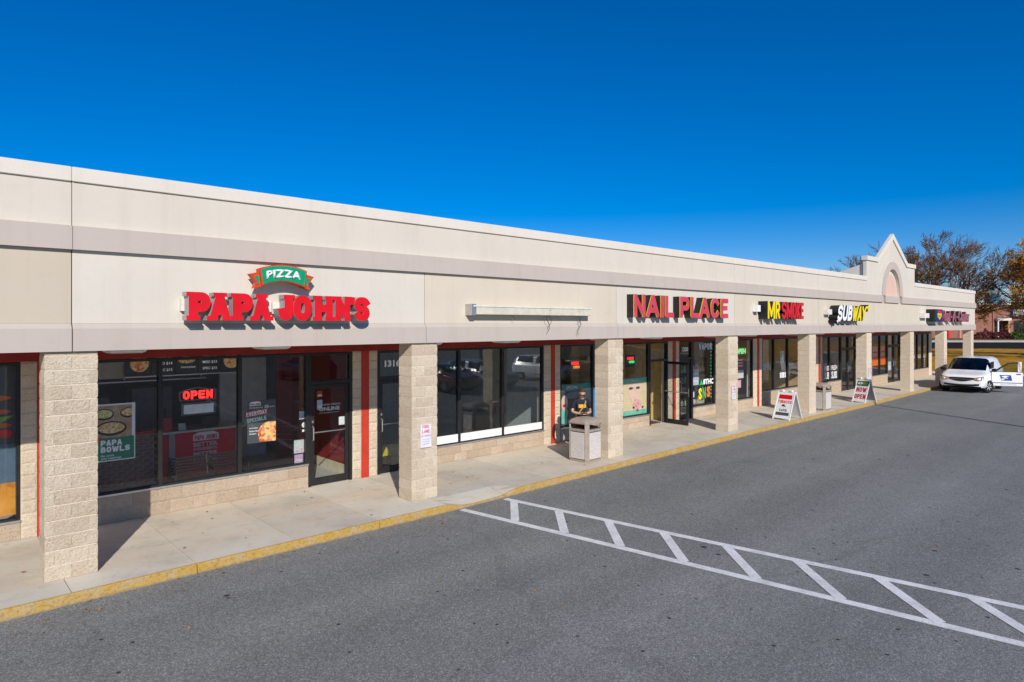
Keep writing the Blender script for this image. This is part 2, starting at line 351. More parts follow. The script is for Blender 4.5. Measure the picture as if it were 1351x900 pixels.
def extrude2d(mb, V, F, y0, y1, mf=0, ms=1, shear=0, off=(0,0)):
    # front (facing -Y) at y0, back at y1
    def q(v): return (v[0]+off[0]+shear*v[1], v[1]+off[1])
    ed = {}
    for f in F:
        for i in range(len(f)):
            e = (f[i], f[(i+1) % len(f)]); ed[e] = 1
    fr = [(*q(v),) for v in V]
    mb.add([(a, y0, b) for a, b in fr], F, mf)
    mb.add([(a, y1, b) for a, b in fr], F, ms)
    bnd = [e for e in ed if (e[1], e[0]) not in ed]
    n = len(V); vs = [(a, y0, b) for a, b in fr]+[(a, y1, b) for a, b in fr]
    mb.add(vs, [(a, b, b+n, a+n) for a, b in bnd], ms); return mb
def clean_mesh(me):
    bm = bmesh.new(); bm.from_mesh(me); bmesh.ops.remove_doubles(bm, verts=bm.verts, dist=1e-5)
    lo = [v for v in bm.verts if not v.link_faces]; bmesh.ops.delete(bm, geom=lo, context='VERTS')
    bmesh.ops.recalc_face_normals(bm, faces=bm.faces); bm.to_mesh(me); bm.free()
def letter(ch, x0, x1, z0, z1, t, y0, y1, mats, parent, slab=False, shear=0, edge=None):
    w, h = x1-x0, z1-z0; pad = .2*w if slab else 0
    V, F = union2d(glyph_polys(ch, w, h, t, slab), (-pad, 0, w+pad, h)); mb = MB()
    if edge:
        extrude2d(mb, V, F, y0, y0+edge, 0, 2, shear, (x0, z0)); extrude2d(mb, V, F, y0+edge+.002, y1, 1, 1, shear, (x0, z0))
    else: extrude2d(mb, V, F, y0, y1, 0, 1, shear, (x0, z0))
    o = mb.build('letter', mats, parent); clean_mesh(o.data); return o
def text(s, x0, x1, z0, z1, y, mat, parent, name='lettering', offset=.0, shear=0, tag=None, arcz=0, thick=0, bold=0.018, side=-1, M=None):
    cu = bpy.data.curves.new('t', 'FONT'); cu.body = s; cu.size = 1; cu.offset = bold; cu.shear = shear; cu.resolution_u = 2; cu.align_x = 'LEFT'
    ob = bpy.data.objects.new('t', cu); COL.objects.link(ob)
    dg = bpy.context.evaluated_depsgraph_get(); me = bpy.data.meshes.new_from_object(ob.evaluated_get(dg))
    bpy.data.objects.remove(ob); bpy.data.curves.remove(cu)
    xs = [v.co.x for v in me.vertices]; ys = [v.co.y for v in me.vertices]
    a, b, c, d = min(xs), max(xs), min(ys), max(ys)
    for v in me.vertices:
        u = (v.co.x-a)/(b-a); q = (v.co.y-c)/(d-c)
        v.co = (x0+u*(x1-x0), y, z0+q*(z1-z0)+arcz*(1-(2*u-1)**2))
    me.materials.clear(); me.materials.append(mat)
    if thick:
        bm = bmesh.new(); bm.from_mesh(me); r = bmesh.ops.extrude_face_region(bm, geom=bm.faces[:])
        bmesh.ops.translate(bm, vec=(0, -thick, 0), verts=[e for e in r['geom'] if isinstance(e, bmesh.types.BMVert)])
        bmesh.ops.recalc_face_normals(bm, faces=bm.faces); bm.to_mesh(me); bm.free()
    if M: me.transform(M)
    me.name = name
    return link(name, me, parent)
GL.update({'V': [[(0,1.05),(.5,-.05)],[(.5,-.05),(1,1.05)]], 'D': [[(0,0),(0,1)],[(0,1)]+arc(.45,.5,.55,.5,90,-90,14)+[(0,0)]], 'T': [[(.5,0),(.5,1)],[(0,1),(1,1)]],
 'F': [[(0,0),(0,1),(1,1)],[(0,.52),(.85,.52)]], 'G': [arc(.5,.5,.5,.5,38,322,20)+[(1,.42),(.6,.42)]]})
def btext(word, x0, x1, z0, z1, y, mat, parent, t=.24, gap=.14, name='lettering', M=None, thick=0, shear=0):
    """heavy sans lettering cut as flat faces from strokes"""
    h = z1-z0; wds = [{'I': .45, 'M': 1.3, 'W': 1.4, ' ': .5}.get(c, 1) for c in word]; u = (x1-x0)/(sum(wds)+gap*(len(word)-1)); x = x0; mb = MB()
    for c, wd in zip(word, wds):
        if c != ' ':
            w_ = u*wd
            if c == 'I': V, F = [(0, 0), (w_, 0), (w_, h), (0, h)], [(0, 1, 2, 3)]
            else: V, F = union2d(glyph_polys(c, w_, h, min(t*h, .42*w_)), (0, 0, w_, h))
            if thick: extrude2d(mb, V, F, y-thick, y, 0, 0, shear, (x, z0))
            else: mb.add([(a+x+shear*b, y, b+z0) for a, b in V], F)
        x += u*(wd+gap)
    if M: mb.xf(M)
    o = mb.build(name, mat, parent); clean_mesh(o.data); return o
def flat(name, poly, y, mat, parent, d=.004, M=None):
    m = MB().prism(poly, 'y', y, y-d)
    if M: m.xf(M)
    return m.build(name, mat, parent)
def ell(cx, cz, rx, rz, n=20): return [(cx+rx*math.cos(2*math.pi*k/n), cz+rz*math.sin(2*math.pi*k/n)) for k in range(n)]
def rec(x0, x1, z0, z1): return [(x0,z0),(x1,z0),(x1,z1),(x0,z1)]

# ================================================================== SETTING: ground
YW = 2.55; ZR = -.14; BH = .2133
PX = [1.40, 7.55, 13.90, 20.30, 26.76, 33.14, 39.58, 46.03, 52.46]; PW, PD = .64, .46
def kerb_y(x):
    pts = [(-8,-.78),(3.3,-.69),(8,-.69),(14,-.55),(21.7,-.40),(33,-.36),(39,-.20),(56,-.05)]
    for (a, ya), (b, yb) in zip(pts, pts[1:]):
        if x <= b: return ya+(yb-ya)*(x-a)/(b-a)
    return pts[-1][1]
def kerb_z(x):          # dropped kerb at the crosswalk
    if 7.9 < x < 10.0:
        if x < 8.5: k = (x-7.9)/.6
        elif x > 9.4: k = (10.0-x)/.6
        else: k = 1
        k = k*k*(3-2*k); return -.105*k
    return 0
m = MB(); m.add([(-400,-400,ZR),(900,-400,ZR),(900,600,ZR),(-400,600,ZR)], [(0,1,2,3)])
m.build('asphalt_road', M_asph, kind='structure')
# pavement slabs
walk = link('pavement', None, None, (0,0,0), kind='structure')
edges = [-6.3+1.585*i for i in range(39)]
m = MB(); m.box(-6.3, 53.9, 3.0, -.0, -.3, -.03)
for i, (a, b) in enumerate(zip(edges, edges[1:])):
    if a > 53.8: break
    gx = .006
    xs = [a+gx+(b-a-2*gx)*k/4 for k in range(5)]
    m = MB(); rows = []
    for x in xs:
        ky = kerb_y(x)+.06; kz = kerb_z(x)
        rows.append([(x, YW+.2, -.012), (x, .25, -.012), (x, -.12, -.012), (x, (ky-.12)/2, -.012+kz*.45), (x, ky+.004, -.012+kz)])
    top = [p for r in rows for p in r]; n = len(top)
    vs = [(p[0], p[1], p[2]+.012) for p in top]+[(p[0], p[1], -.2) for p in top]
    fs = []
    for c in range(4):
        for r in range(4): q = c*5+r; fs.append((q, q+1, q+6, q+5))
    per = [0,1,2,3,4,9,14,19,24,23,22,21,20,15,10,5]
    for u, v in zip(per, per[1:]+per[:1]): fs.append((u, v, v+n, u+n))
    m.add(vs, fs); m.build('slab', M_slab, walk)
m = MB(); m.add([(-6.3,.12,-.13),(53.9,.12,-.13),(53.9,2.9,-.13),(-6.3,2.9,-.13)], [(0,1,2,3)])
m.build('joint_bed', plain('joint_dirt', (.16, .135, .11), .95), walk)
# kerb stones
kerb = link('kerb', None, None, (0,0,0), kind='structure')
x = -6.3; step = 1.585*2
while x < 53.0:
    n = 10; m = MB(); vs = []
    for k in range(n+1):
        xx = x+.006+(step-.012)*k/n; y = kerb_y(xx); z = kerb_z(xx)+.003
        vs += [(xx, y+.058, -.25), (xx, y+.058, z), (xx, y+.03, z-.001), (xx, y+.008, z-.02), (xx, y-.012, ZR-.1)]
    fs = [(k*5+r, k*5+r+1, k*5+r+6, k*5+r+5) for k in range(n) for r in range(4)]+[(4,3,2,1,0), tuple(n*5+r for r in range(5))]
    m.add(vs, fs); m.build('kerb_stone', M_kerb, kerb); x += step
# crosswalk paint
cw = link('crosswalk_marking', None, None, (0,0,0), kind='structure')
def strip(p, q, wd, z, name='stripe'):
    p, q = Vector(p), Vector(q); d = (q-p).normalized(); nn = Vector((-d.y, d.x))*wd/2
    mb = MB(); mb.add([(*(v), z) for v in (p+nn, p-nn, q-nn, q+nn)], [(0,1,2,3)]); mb.build(name, M_paint, cw)
def LA(y): return 9.47-.165*(y+.8)
def LB(y): return 8.28-.155*(y+.8)
strip((LA(-.74), -.74), (LA(-24), -24), .16, ZR+.004); strip((LB(-.74), -.74), (LB(-24), -24), .16, ZR+.004)
for k in range(20):
    y = -.98-1.125*k; a = Vector((LA(y)-.045, y-.045)); b = Vector((LB(y-1.12)+.045, y-1.075)); strip(a, b, .16, ZR+.008, 'rung')
# parking bay lines behind the drive lane
pk = link('parking_bay_lines', None, None, (0,0,0), kind='structure'); cw2 = cw; cw = pk
for k in range(16): strip((14+2.75*k, -9.8), (14+2.75*k, -15.0), .10, ZR+.004, 'bay_line')
cw = cw2

# ================================================================== STRIP MALL
mall = thing('strip_mall', (0,0,0), 'long single storey cream stucco strip mall with block pillars and a pointed gable', 'building')
ZS = 3.25; XA, XB = -6.0, 53.55
def P(name, mat, dims, parent=mall, bev=0, **kw): return box(name, mat, dims, parent, bev, **kw)
# --- fascia: bays with open joints
bays = [XA, 1.72, 7.87, 14.25, 20.72, 27.67, 34.1, 41.2, XB-.05]
cols = [M_left, M_white, M_beige, M_white, M_beige, M_beige, M_beige, M_white]
GX0, GX1, GC = 33.13, 40.35, 36.72
for i, (a, b) in enumerate(zip(bays, bays[1:])):
    j = .007
    P('sign_panel', cols[i], (a+j, b-j, 0, .2, 3.652, 4.708))
    # sloped top of lintel band
    m = MB(); x0, x1 = a+j, b-j
    prof = [(-.06, 3.25), (-.06, 3.575), (-.001, 3.65), (.2, 3.65), (.2, 3.25)]
    m.prism(prof, 'x', x0, x1); m.build('lintel_band', M_band, mall)
ub = [XA, 1.72, 20.72, GX0-.004]
for a, b in zip(ub, ub[1:]):
    P('upper_panel', M_upper, (a+.007, b-.003, 0, .2, 5.052, 5.688)); P('trim_band', M_band, (a+.005, b-.002, -.075, .2, 4.71, 5.05))
    P('coping', M_cap, (a+.002, b-.002, -.035, .55, 5.69, 5.9), bev=.008)
P('upper_panel', M_upper, (GX1+.004, XB-.05, 0, .2, 5.052, 5.688)); P('coping', M_cap, (GX1+.004, XB, -.035, .55, 5.69, 5.9), bev=.008)
P('trim_band', M_band, (38.04, XB, -.075, .2, 4.71, 5.05)); P('trim_band', M_band, (GX0-.004, 35.22, -.075, .2, 4.71, 5.05)); P('trim_band', M_band, (35.52, 37.64, -.075, .2, 4.71, 5.05))
P('fascia_core', M_soffit, (XA+.02, XB-.06, .2, .5, ZS+.002, 5.69))
# --- gable
gz = 6.66; sh0, sh1 = GC-2.12, GC+2.2; apx = 7.93
gpoly = [(GX0, 5.052), (GX1, 5.052), (GX1, gz), (sh1, gz), (GC, apx), (sh0, gz), (GX0, gz)]
arc_out = [(36.66+1.55*math.cos(a), 5.06+1.73*math.sin(a)) for a in [math.pi*k/28 for k in range(29)]]
arc_in = [(36.66+1.12*math.cos(a), 5.06+1.36*math.sin(a)) for a in [math.pi*k/28 for k in range(29)]]
arc_pink = [(36.62+1.03*math.cos(a), 5.06+1.11*math.sin(a)) for a in [math.pi*k/28 for k in range(29)]]
arc_faint = [(36.66+1.95*math.cos(a), 5.06+2.12*math.sin(a)) for a in [math.pi*k/28 for k in range(29)]]
def ringmesh(name, A, B, y0, y1, mat):
    n = len(A); m = MB(); vs = [(p[0], y0, p[1]) for p in A]+[(p[0], y0, p[1]) for p in B]+[(p[0], y1, p[1]) for p in A]+[(p[0], y1, p[1]) for p in B]
    fs = []
    for i in range(n-1): fs += [(i, i+1, n+i+1, n+i), (2*n+i, 3*n+i, 3*n+i+1, 2*n+i+1), (i, 2*n+i, 2*n+i+1, i+1), (n+i, n+i+1, 3*n+i+1, 3*n+i)]
    fs += [(0, n, 3*n, 2*n), (n-1, 3*n-1, 4*n-1, 2*n-1)]
    m.add(vs, fs); return m.build(name, mat, mall)
V, F = union2d([gpoly], (GX0, 5.0, GX1, 9), [arc_in]); m = MB(); extrude2d(m, V, F, 0, .15, 0, 0); o = m.build('gable_wall', M_white, mall); clean_mesh(o.data)
ringmesh('gable_arch_band', arc_out, arc_in, -.07, -.001, M_band)
ringmesh('gable_outer_arch', arc_faint, arc_out, -.02, -.001, M_white)
m = MB().prism(arc_in, 'y', .10, .14); m.build('gable_niche', M_white, mall)
m = MB().prism(arc_pink, 'y', .07, .099); m.build('gable_pink_panel', M_pink, mall)
cz = .21
m = MB().prism([(GX0-.05, gz), (sh0+.0, gz), (sh0-.12, gz+cz), (GX0-.05, gz+cz)], 'y', -.06, .20); m.build('gable_coping', M_cap, mall)
m = MB().prism([(sh1, gz), (GX1+.05, gz), (GX1+.05, gz+cz), (sh1+.12, gz+cz)], 'y', -.06, .20); m.build('gable_coping', M_cap, mall)
m = MB().prism([(sh0+.003, gz), (GC-.0015, apx), (GC-.0015, apx+.3), (sh0-.117, gz+cz)], 'y', -.06, .09); m.build('gable_coping', M_cap, mall)
m = MB().prism([(GC+.0015, apx), (sh1-.003, gz), (sh1+.117, gz+cz), (GC+.0015, apx+.3)], 'y', -.06, .09); m.build('gable_coping', M_cap, mall)
for x0 in (GX0+.1, GX1-.25):
    m = MB().prism([(.21, 5.45), (.21, 6.5), (3.6, 5.45)], 'x', x0, x0+.15); m.build('gable_brace', M_cap, mall)
# --- soffit, roof, end wall, rear
P('soffit', M_soffit, (XA+.02, XB-.06, .003, YW+.1, ZS+.004, ZS+.05))
P('roof_deck', M_roof, (XA, XB-.1, .56, 16, 5.2, 5.4)); P('rear_wall', M_smooth, (XA, XB-.1, 15.8, 16, -.2, 5.19))
P('end_wall', M_smooth, (XB-.3, XB-.06, 2.66, 15.8, -.2, 5.19)); P('end_wall', M_smooth, (XA, XA+.24, 2.66, 15.8, -.2, 5.19))
P('fascia_return', M_white, (XB-.054, XB-.002, .2, 15.8, 3.25, 5.69))
P('shop_ceiling', plain('ceiling_tile', (.72, .71, .68), .9), (XA, XB-.3, 2.75, 15.8, 3.35, 3.4))
# --- split face blocks
cache = {}
def rough_block(w, d, h, var, rel):
    key = (round(w, 3), round(d, 3), round(h, 3), var, rel)
    if key in cache: return cache[key]
    rr = random.Random(hash(key)); per = []
    nx = max(2, min(4, round(w/.11)))
    for i in range(nx): per.append((w*i/nx, 0, 0 if 0 < i else -1, -1))
    for i in range(2): per.append((w, d*i/2, 1, -1 if i == 0 else 0))
    per.append((w, d, 1, 1)); per.append((0, d, -1, 1)); per.append((0, d/2, -1, 0))
    n = len(per); vs = []
    for zi, z in enumerate((.004, .012, h*.52, h-.012, h-.004)):
        for (x, y, nxx, ny) in per:
            k = (rr.uniform(.2, 1)*rel if zi == 2 else rr.uniform(.1, .4)*rel if zi in (1, 3) else .0)
            sx, sy = (nxx if nxx else 0), ny
            jx = rr.uniform(-.02, .02) if zi == 2 and nxx == 0 else 0
            vs.append((x+sx*k*.6+jx, y+sy*k, z+(rr.uniform(-.03, .03) if zi == 2 else 0)))
    fs = [tuple(range(n-1, -1, -1)), tuple(range(4*n, 5*n))]
    for q in range(4):
        for i in range(n): j = (i+1) % n; fs.append((q*n+i, q*n+j, q*n+n+j, q*n+n+i))
    m = MB(); m.add(vs, fs); me = m.mesh('block', M_block); cache[key] = me; return me
def wall_block(w, d, h, var, rel):
    key = ('w', round(w, 3), round(d, 3), round(h, 3), var, rel)
    if key in cache: return cache[key]
    rr = random.Random(hash(key)); xs = [0, .03, w*.5, w-.03, w]; zs = [0, .03, h-.03, h]; vs = []
    for zi, z in enumerate(zs):
        for xi, x in enumerate(xs):
            inn = 0 < xi < 4 and 0 < zi < 3
            vs.append((x, -(rr.uniform(.3, 1)*rel if inn else 0), z))
    fs = [(zi*5+xi, zi*5+xi+1, zi*5+xi+6, zi*5+xi+5) for zi in range(3) for xi in range(4)]
    n = len(vs); vs += [(0, d, 0), (w, d, 0), (w, d, h), (0, d, h)]
    fs += [(0, 5, 10, 15, n+3, n), (4, n+1, n+2, 19, 14, 9), (0, n, n+1, 4, 3, 2, 1), (15, 16, 17, 18, 19, n+2, n+3)]
    m = MB(); m.add(vs, fs); me = m.mesh('block', M_smooth if rel < .012 else M_block); cache[key] = me; return me
hash = lambda k: sum((i+1)*ord(c) for i, c in enumerate(repr(k)))
# --- pillars
NC = 15
def pillar(x0, individual):
    m = MB(); m.box(x0+.007, x0+PW-.007, .007, PD-.007, -.01, ZS-.001)
    pl = m.build('pillar', M_mortar, mall)
    far = MB()
    for c in range(NC+1):
        h = BH if c < NC else ZS-.004-NC*BH
        if h < .02: continue
        cuts = [0, .5, 1] if c % 2 == 0 else [0, .175, .835, 1]
        for q, (a, b) in enumerate(zip(cuts, cuts[1:])):
            e0, e1 = (.0 if a == 0 else .005), (.0 if b == 1 else .005); wd = (b-a)*PW-e0-e1
            me = rough_block(wd, PD, h-.006 if h > .1 else h-.002, (c*5+q) % 6, .008) if h > .1 else None
            pos = (x0+a*PW+e0, 0, c*BH+.001)
            if me is None:
                box('block', M_block, (pos[0], pos[0]+wd, pos[1], pos[1]+PD, pos[2], pos[2]+h-.004), pl); continue
            if individual: link('block', me, pl, pos)
            else:
                nn = len(far.v); far.add([(v.co.x+pos[0], v.co.y+pos[1], v.co.z+pos[2]) for v in me.vertices], [tuple(p.vertices) for p in me.polygons])
    if not individual: far.build('blockwork', M_block, pl, kind='stuff')
for i, x0 in enumerate(PX): pillar(x0, i < 4)
def block_run(x0, x1, z0, z1, y, rel, parent, individual=True, bw=.427):
    """running-bond courses of blocks on a mortar backing"""
    far = MB(); c = 0; z = z0
    rows = max(1, round((z1-z0)/BH)); hh = (z1-z0)/rows
    for c in range(rows):
        off = 0 if c % 2 == 0 else -bw/2
        x = x0+off
        while x < x1-.01:
            a, b = max(x, x0), min(x+bw, x1); x += bw
            if b-a < .03: continue
            me = wall_block(b-a-.008, .10, hh-.008, (c+int(x*7)) % 3, rel); pos = (a+.004, y, z0+c*hh+.004)
            if individual: link('block', me, parent, pos)
            else: far.add([(v.co.x+pos[0], v.co.y+pos[1], v.co.z+pos[2]) for v in me.vertices], [tuple(p.vertices) for p in me.polygons])
    if not individual and far.v: far.build('blockwork', M_smooth if rel < .012 else M_block, parent, kind='stuff')
def base_wall(x0, x1, z1, ind):
    w_ = P('window_base_wall', M_mortar, (x0, x1, YW+.008, YW+.24, -.03, z1-.003)); block_run(x0, x1, 0, z1-.004, YW-.004, .007, w_, ind)
    P('sill_cap', M_smooth, (x0, x1, YW+.002, YW+.24, z1-.002, z1+.01))
def pier(x0, x1, ind, z1=3.2):
    w_ = P('pier', M_mortar, (x0, x1, YW+.01, YW+.30, -.03, z1)); block_run(x0, x1, 0, z1, YW, .016, w_, ind, 9)
def redstrip(x0, x1): P('red_strip', M_redtrim, (x0+.004, x1-.004, YW-.012, YW+.28, .0, 3.2))
GY = YW+.06
def bars(m, x0, x1, z0, z1, mull, fw=.055, y0=None, y1=None, rails=()):
    y0 = YW+.005 if y0 is None else y0; y1 = YW+.125 if y1 is None else y1
    m.bevbox(x0, x0+fw, y0, y1, z0, z1, .004); m.bevbox(x1-fw, x1, y0, y1, z0, z1, .004)
    xs = [x0+fw]+[q for mm in mull for q in (mm-fw*.7, mm+fw*.7)]+[x1-fw]
    for mm in mull: m.bevbox(mm-fw*.7, mm+fw*.7, y0, y1, z0, z1, .004)
    for a, b in zip(xs[::2], xs[1::2]):
        for r in [(z0, z0+fw), (z1-fw, z1)]+[(q-fw*.5, q+fw*.5) for q in rails]: m.bevbox(a+.001, b-.001, y0+.002, y1-.002, r[0], r[1], .004)
    return list(zip(xs[::2], xs[1::2]))
def window(x0, x1, z0, z1=2.99, mull=(), mat=None, sillstrip=None):
    m = MB(); pan = bars(m, x0, x1, z0, z1, mull); wn = m.build('window', M_frame, mall)
    for a, b in pan:
        box('pane', mat or M_glass, (a-.01, b+.01, GY, GY+.008, z0+.045, z1-.045), wn)
        if sillstrip: box('white_sill_panel', M_white_p, (a+.004, b-.004, GY-.035, GY-.012, z0+.056, sillstrip), wn)
    m = MB(); m.box(x0, x1, YW-.03, YW+.004, z0-.012, z0+.022); m.build('sill_flashing', M_alu, wn)
    return wn
def door(x0, x1, z1=2.99, zd=2.28, open_deg=0, hinge='R', mat=None, handle=True):
    m = MB(); fw = .07; y0, y1 = YW+.004, YW+.14
    m.bevbox(x0, x0+fw, y0, y1, 0, z1, .004); m.bevbox(x1-fw, x1, y0, y1, 0, z1, .004); m.bevbox(x0+fw+.001, x1-fw-.001, y0+.002, y1-.002, zd, zd+.08, .004)
    m.bevbox(x0+fw+.001, x1-fw-.001, y0+.002, y1-.002, z1-.055, z1, .004)
    dfm = m.build('doorway', M_frame, mall)
    box('transom_pane', mat or M_clear, (x0+fw-.01, x1-fw+.01, GY, GY+.008, zd+.07, z1-.045), dfm)
    # leaf in local coordinates: hinge at origin
    W_ = x1-x0-2*fw-.012; sgn = -1 if hinge == 'R' else 1
    hx = x1-fw-.006 if hinge == 'R' else x0+fw+.006
    lf = MB(); s = lambda v: sgn*v
    def lb(a, b, c, d, e=-.022, f=.022): x_ = sorted((s(a), s(b))); lf.bevbox(x_[0], x_[1], e, f, c, d, .004)
    lb(0, .085, .012, zd-.01); lb(W_-.085, W_, .012, zd-.01); lb(.086, W_-.086, .012, .17); lb(.086, W_-.086, zd-.1, zd-.01)
    rot = R(open_deg)*(1 if hinge == 'R' else -1)
    leaf = link('door', lf.mesh('door', M_frame), mall, (hx, YW+.06, 0), rot)
    xx = sorted((s(.08), s(W_-.08))); box('pane', mat or M_clear, (xx[0], xx[1], -.004, .004, .165, zd-.095), leaf)
    pb = MB(); pb.tube([(s(.03), .075, 1.18), (s(W_-.03), .075, 1.18)], .016, 8); pb.box(*sorted((s(.02), s(.06))), .02, .08, 1.16, 1.2); pb.box(*sorted((s(W_-.06), s(W_-.02))), .02, .08, 1.16, 1.2); pb.build('push_bar', M_alu, leaf)
    if handle:
        hb = MB(); xh = s(W_-.045); hb.tube([(xh, -.02, 1.02), (xh, -.07, 1.04), (xh, -.07, 1.32), (xh, -.02, 1.34)], .016, 8); hb.build('handle', M_alu, leaf)
        box('lock', M_alu, (xh-.02, xh+.02, -.03, -.02, 1.42, 1.47), leaf)
    return dfm, leaf
# header band over all shopfronts
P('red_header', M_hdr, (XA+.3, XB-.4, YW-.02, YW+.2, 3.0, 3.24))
# left shop
base_wall(-3.6, 1.39, .30, True); window(-3.6, 1.39, .31, mull=(-1.1,)); pier(1.39, 1.62, True); redstrip(1.62, 1.78); pier(1.78, 2.0, True)
P('front_wall', M_smooth, (XA+.24, -3.6, YW, YW+.2, 0, 3.0))
# pizza shop
base_wall(2.0, 6.53, .50, True); window(2.0, 6.53, .51, mull=(3.54, 5.04))
door(6.53, 7.62, hinge='R'); pier(7.63, 7.86, True); redstrip(7.86, 8.06); pier(8.06, 8.29, True)
# vacant shop
door(8.30, 9.33, hinge='R', mat=M_tint); base_wall(9.34, 14.02, .43, True); window(9.34, 14.02, .44, mull=(10.81, 12.38), mat=M_tint, sillstrip=.70)
pier(14.03, 14.33, True); redstrip(14.33, 14.50); pier(14.50, 14.74, True)
# nail shop
base_wall(14.75, 19.40, .40, True); window(14.75, 19.40, .41, mull=(16.33, 17.84))
door(19.42, 20.57, hinge='R', open_deg=86); pier(20.58, 20.86, True); redstrip(20.86, 21.07); pier(21.07, 21.30, True)
# smoke shop
door(21.31, 22.21); base_wall(22.22, 27.08, .40, True); window(22.22, 27.08, .41, mull=(23.87, 25.6))
pier(27.09, 27.45, False); redstrip(27.45, 27.63); pier(27.63, 27.92, False)
# next shops
base_wall(27.93, 33.69, .60, False); window(27.93, 33.69, .61, mull=(29.1, 30.53, 32.1)); pier(33.70, 33.97, False); redstrip(33.97, 34.20); pier(34.20, 34.46, False)
base_wall(34.47, 36.95, .60, False); window(34.47, 36.95, .61, mull=(35.44,)); door(36.96, 38.00, hinge='L'); door(38.01, 39.05)
P('front_wall', M_smooth, (39.06, 41.60, YW, YW+.2, 0, 3.0))
base_wall(41.61, 44.28, .56, False); window(41.61, 44.28, .57, mull=(43.0,)); door(44.29, 45.46, hinge='L'); door(45.47, 46.65)
P('front_wall', M_smooth, (46.66, 48.98, YW, YW+.2, 0, 3.0))
base_wall(49.0, 52.78, .56, False); window(49.0, 52.78, .57, mull=(50.28, 51.5)); pier(52.79, XB-.07, False)
# shop interiors
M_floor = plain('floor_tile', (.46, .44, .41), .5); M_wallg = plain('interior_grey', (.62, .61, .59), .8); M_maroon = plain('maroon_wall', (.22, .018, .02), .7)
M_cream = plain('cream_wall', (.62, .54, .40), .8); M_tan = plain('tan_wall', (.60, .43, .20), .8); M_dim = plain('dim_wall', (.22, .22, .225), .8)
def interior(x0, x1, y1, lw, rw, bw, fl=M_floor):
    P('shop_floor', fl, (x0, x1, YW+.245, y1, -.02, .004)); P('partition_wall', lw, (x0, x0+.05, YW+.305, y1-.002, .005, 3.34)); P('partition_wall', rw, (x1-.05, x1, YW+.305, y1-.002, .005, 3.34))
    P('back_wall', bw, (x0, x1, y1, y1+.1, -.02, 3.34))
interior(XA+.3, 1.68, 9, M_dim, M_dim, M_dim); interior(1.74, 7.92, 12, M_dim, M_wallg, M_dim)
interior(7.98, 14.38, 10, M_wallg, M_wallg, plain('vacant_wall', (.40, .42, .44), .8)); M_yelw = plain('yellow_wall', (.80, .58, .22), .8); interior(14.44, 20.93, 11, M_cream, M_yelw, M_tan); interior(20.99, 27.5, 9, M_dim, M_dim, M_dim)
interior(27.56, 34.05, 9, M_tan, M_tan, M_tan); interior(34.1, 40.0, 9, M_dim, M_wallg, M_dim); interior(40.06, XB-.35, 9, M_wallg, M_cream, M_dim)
# pizza shop inner walls (fixed parts of the building)
P('inner_wall', M_wallg, (6.1, 7.35, 6.9, 7.0, .005, 3.34)); P('inner_wall', M_maroon, (7.36, 7.86, 6.2, 6.3, .005, 3.34)); P('inner_wall', M_maroon, (7.80, 7.865, 3.0, 6.19, .005, 3.34))
P('skirting', M_cream, (7.775, 7.799, 3.0, 6.19, .005, .22))
P('bulkhead', plain('bulkhead_cream', (.60, .56, .44), .8), (1.8, 6.08, 5.5, 5.6, 2.42, 3.34))
half = P('brick_half_wall', plain('brick_mortar_dark', (.48, .45, .42), .9), (1.8, 4.15, 5.42, 5.6, .005, 1.13))
M_brickd = plain('dark_brick', (.27, .18, .15), .85, var=.4, scale=9)
bm_ = MB().bevbox(0, .20, 0, .02, 0, .065, .004).mesh('brick', M_brickd)
for r_ in range(14):
    for q in range(11):
        link('brick', bm_, half, (1.82+q*.212+(.106 if r_ % 2 else 0), 5.402, .03+r_*.078))
P('counter_ledge', M_redtrim, (1.8, 4.15, 5.38, 5.62, 1.131, 1.2))

# ================================================================== SIGNS
M_papared = plain('sign_red', (.66, .006, .014), .35, .4, var=.12, scale=5); M_retpale = plain('return_pale', (.38, .36, .35), .5)
M_race = plain('raceway_cream', (.72, .69, .60), .6); M_green = plain('sign_green', (.0, .30, .13), .4); M_orange = plain('ribbon_orange', (.66, .05, .012), .4)
M_wht = plain('sign_white', (.85, .85, .85), .4, var=.03); M_yel = plain('sign_yellow', (.82, .62, .01), .4, var=.06); M_blk = plain('return_black', (.02, .019, .018), .5)
M_pinkred = plain('sign_pink_red', (.56, .06, .09), .45, var=.14, scale=4); M_burg = plain('burgundy', (.34, .03, .085), .45); M_navy = plain('navy', (.012, .025, .13), .45)
s1 = thing('shop_sign', (3.18, -.15, 3.70), 'big red slab serif PAPA JOHN\'S letters on the fascia under a small ribbon', 'sign')
s1['label'] = 'big red slab serif channel letters mounted under the small green ribbon sign'
O1 = (3.18, -.15, 3.70)
def loc(o, *a): return [q-o[i % 3] for i, q in enumerate(a)]
spec = [('P', 3.20, 3.53), ('A', 3.52, 3.83), ('P', 3.87, 4.20), ('A', 4.20, 4.50), ('J', 4.63, 4.90), ('O', 4.90, 5.24), ('H', 5.29, 5.64), ('N', 5.69, 5.99), ("'", 5.97, 6.09), ('S', 6.08, 6.40)]
for k, (ch, a, b) in enumerate(spec):
    z0, z1 = (3.70, 4.145)
    if ch == "'":
        m = MB().prism([(a-O1[0], .30), (b-O1[0], .30), (b-O1[0]+.0, .44), (a-O1[0]-.01, .44)], 'y', -.15, .05, 0, 1); m.build('letter', [M_papared, M_retpale], s1); continue
    t_ = {'P': .14, 'A': .122, 'J': .155, 'O': .135, 'H': .135, 'N': .12, 'S': .13}[ch]
    letter(ch, a-O1[0], b-O1[0], 0, z1-z0, t_, -.16+.003*(k % 2), .05, [M_papared, M_retpale], s1, slab=True)
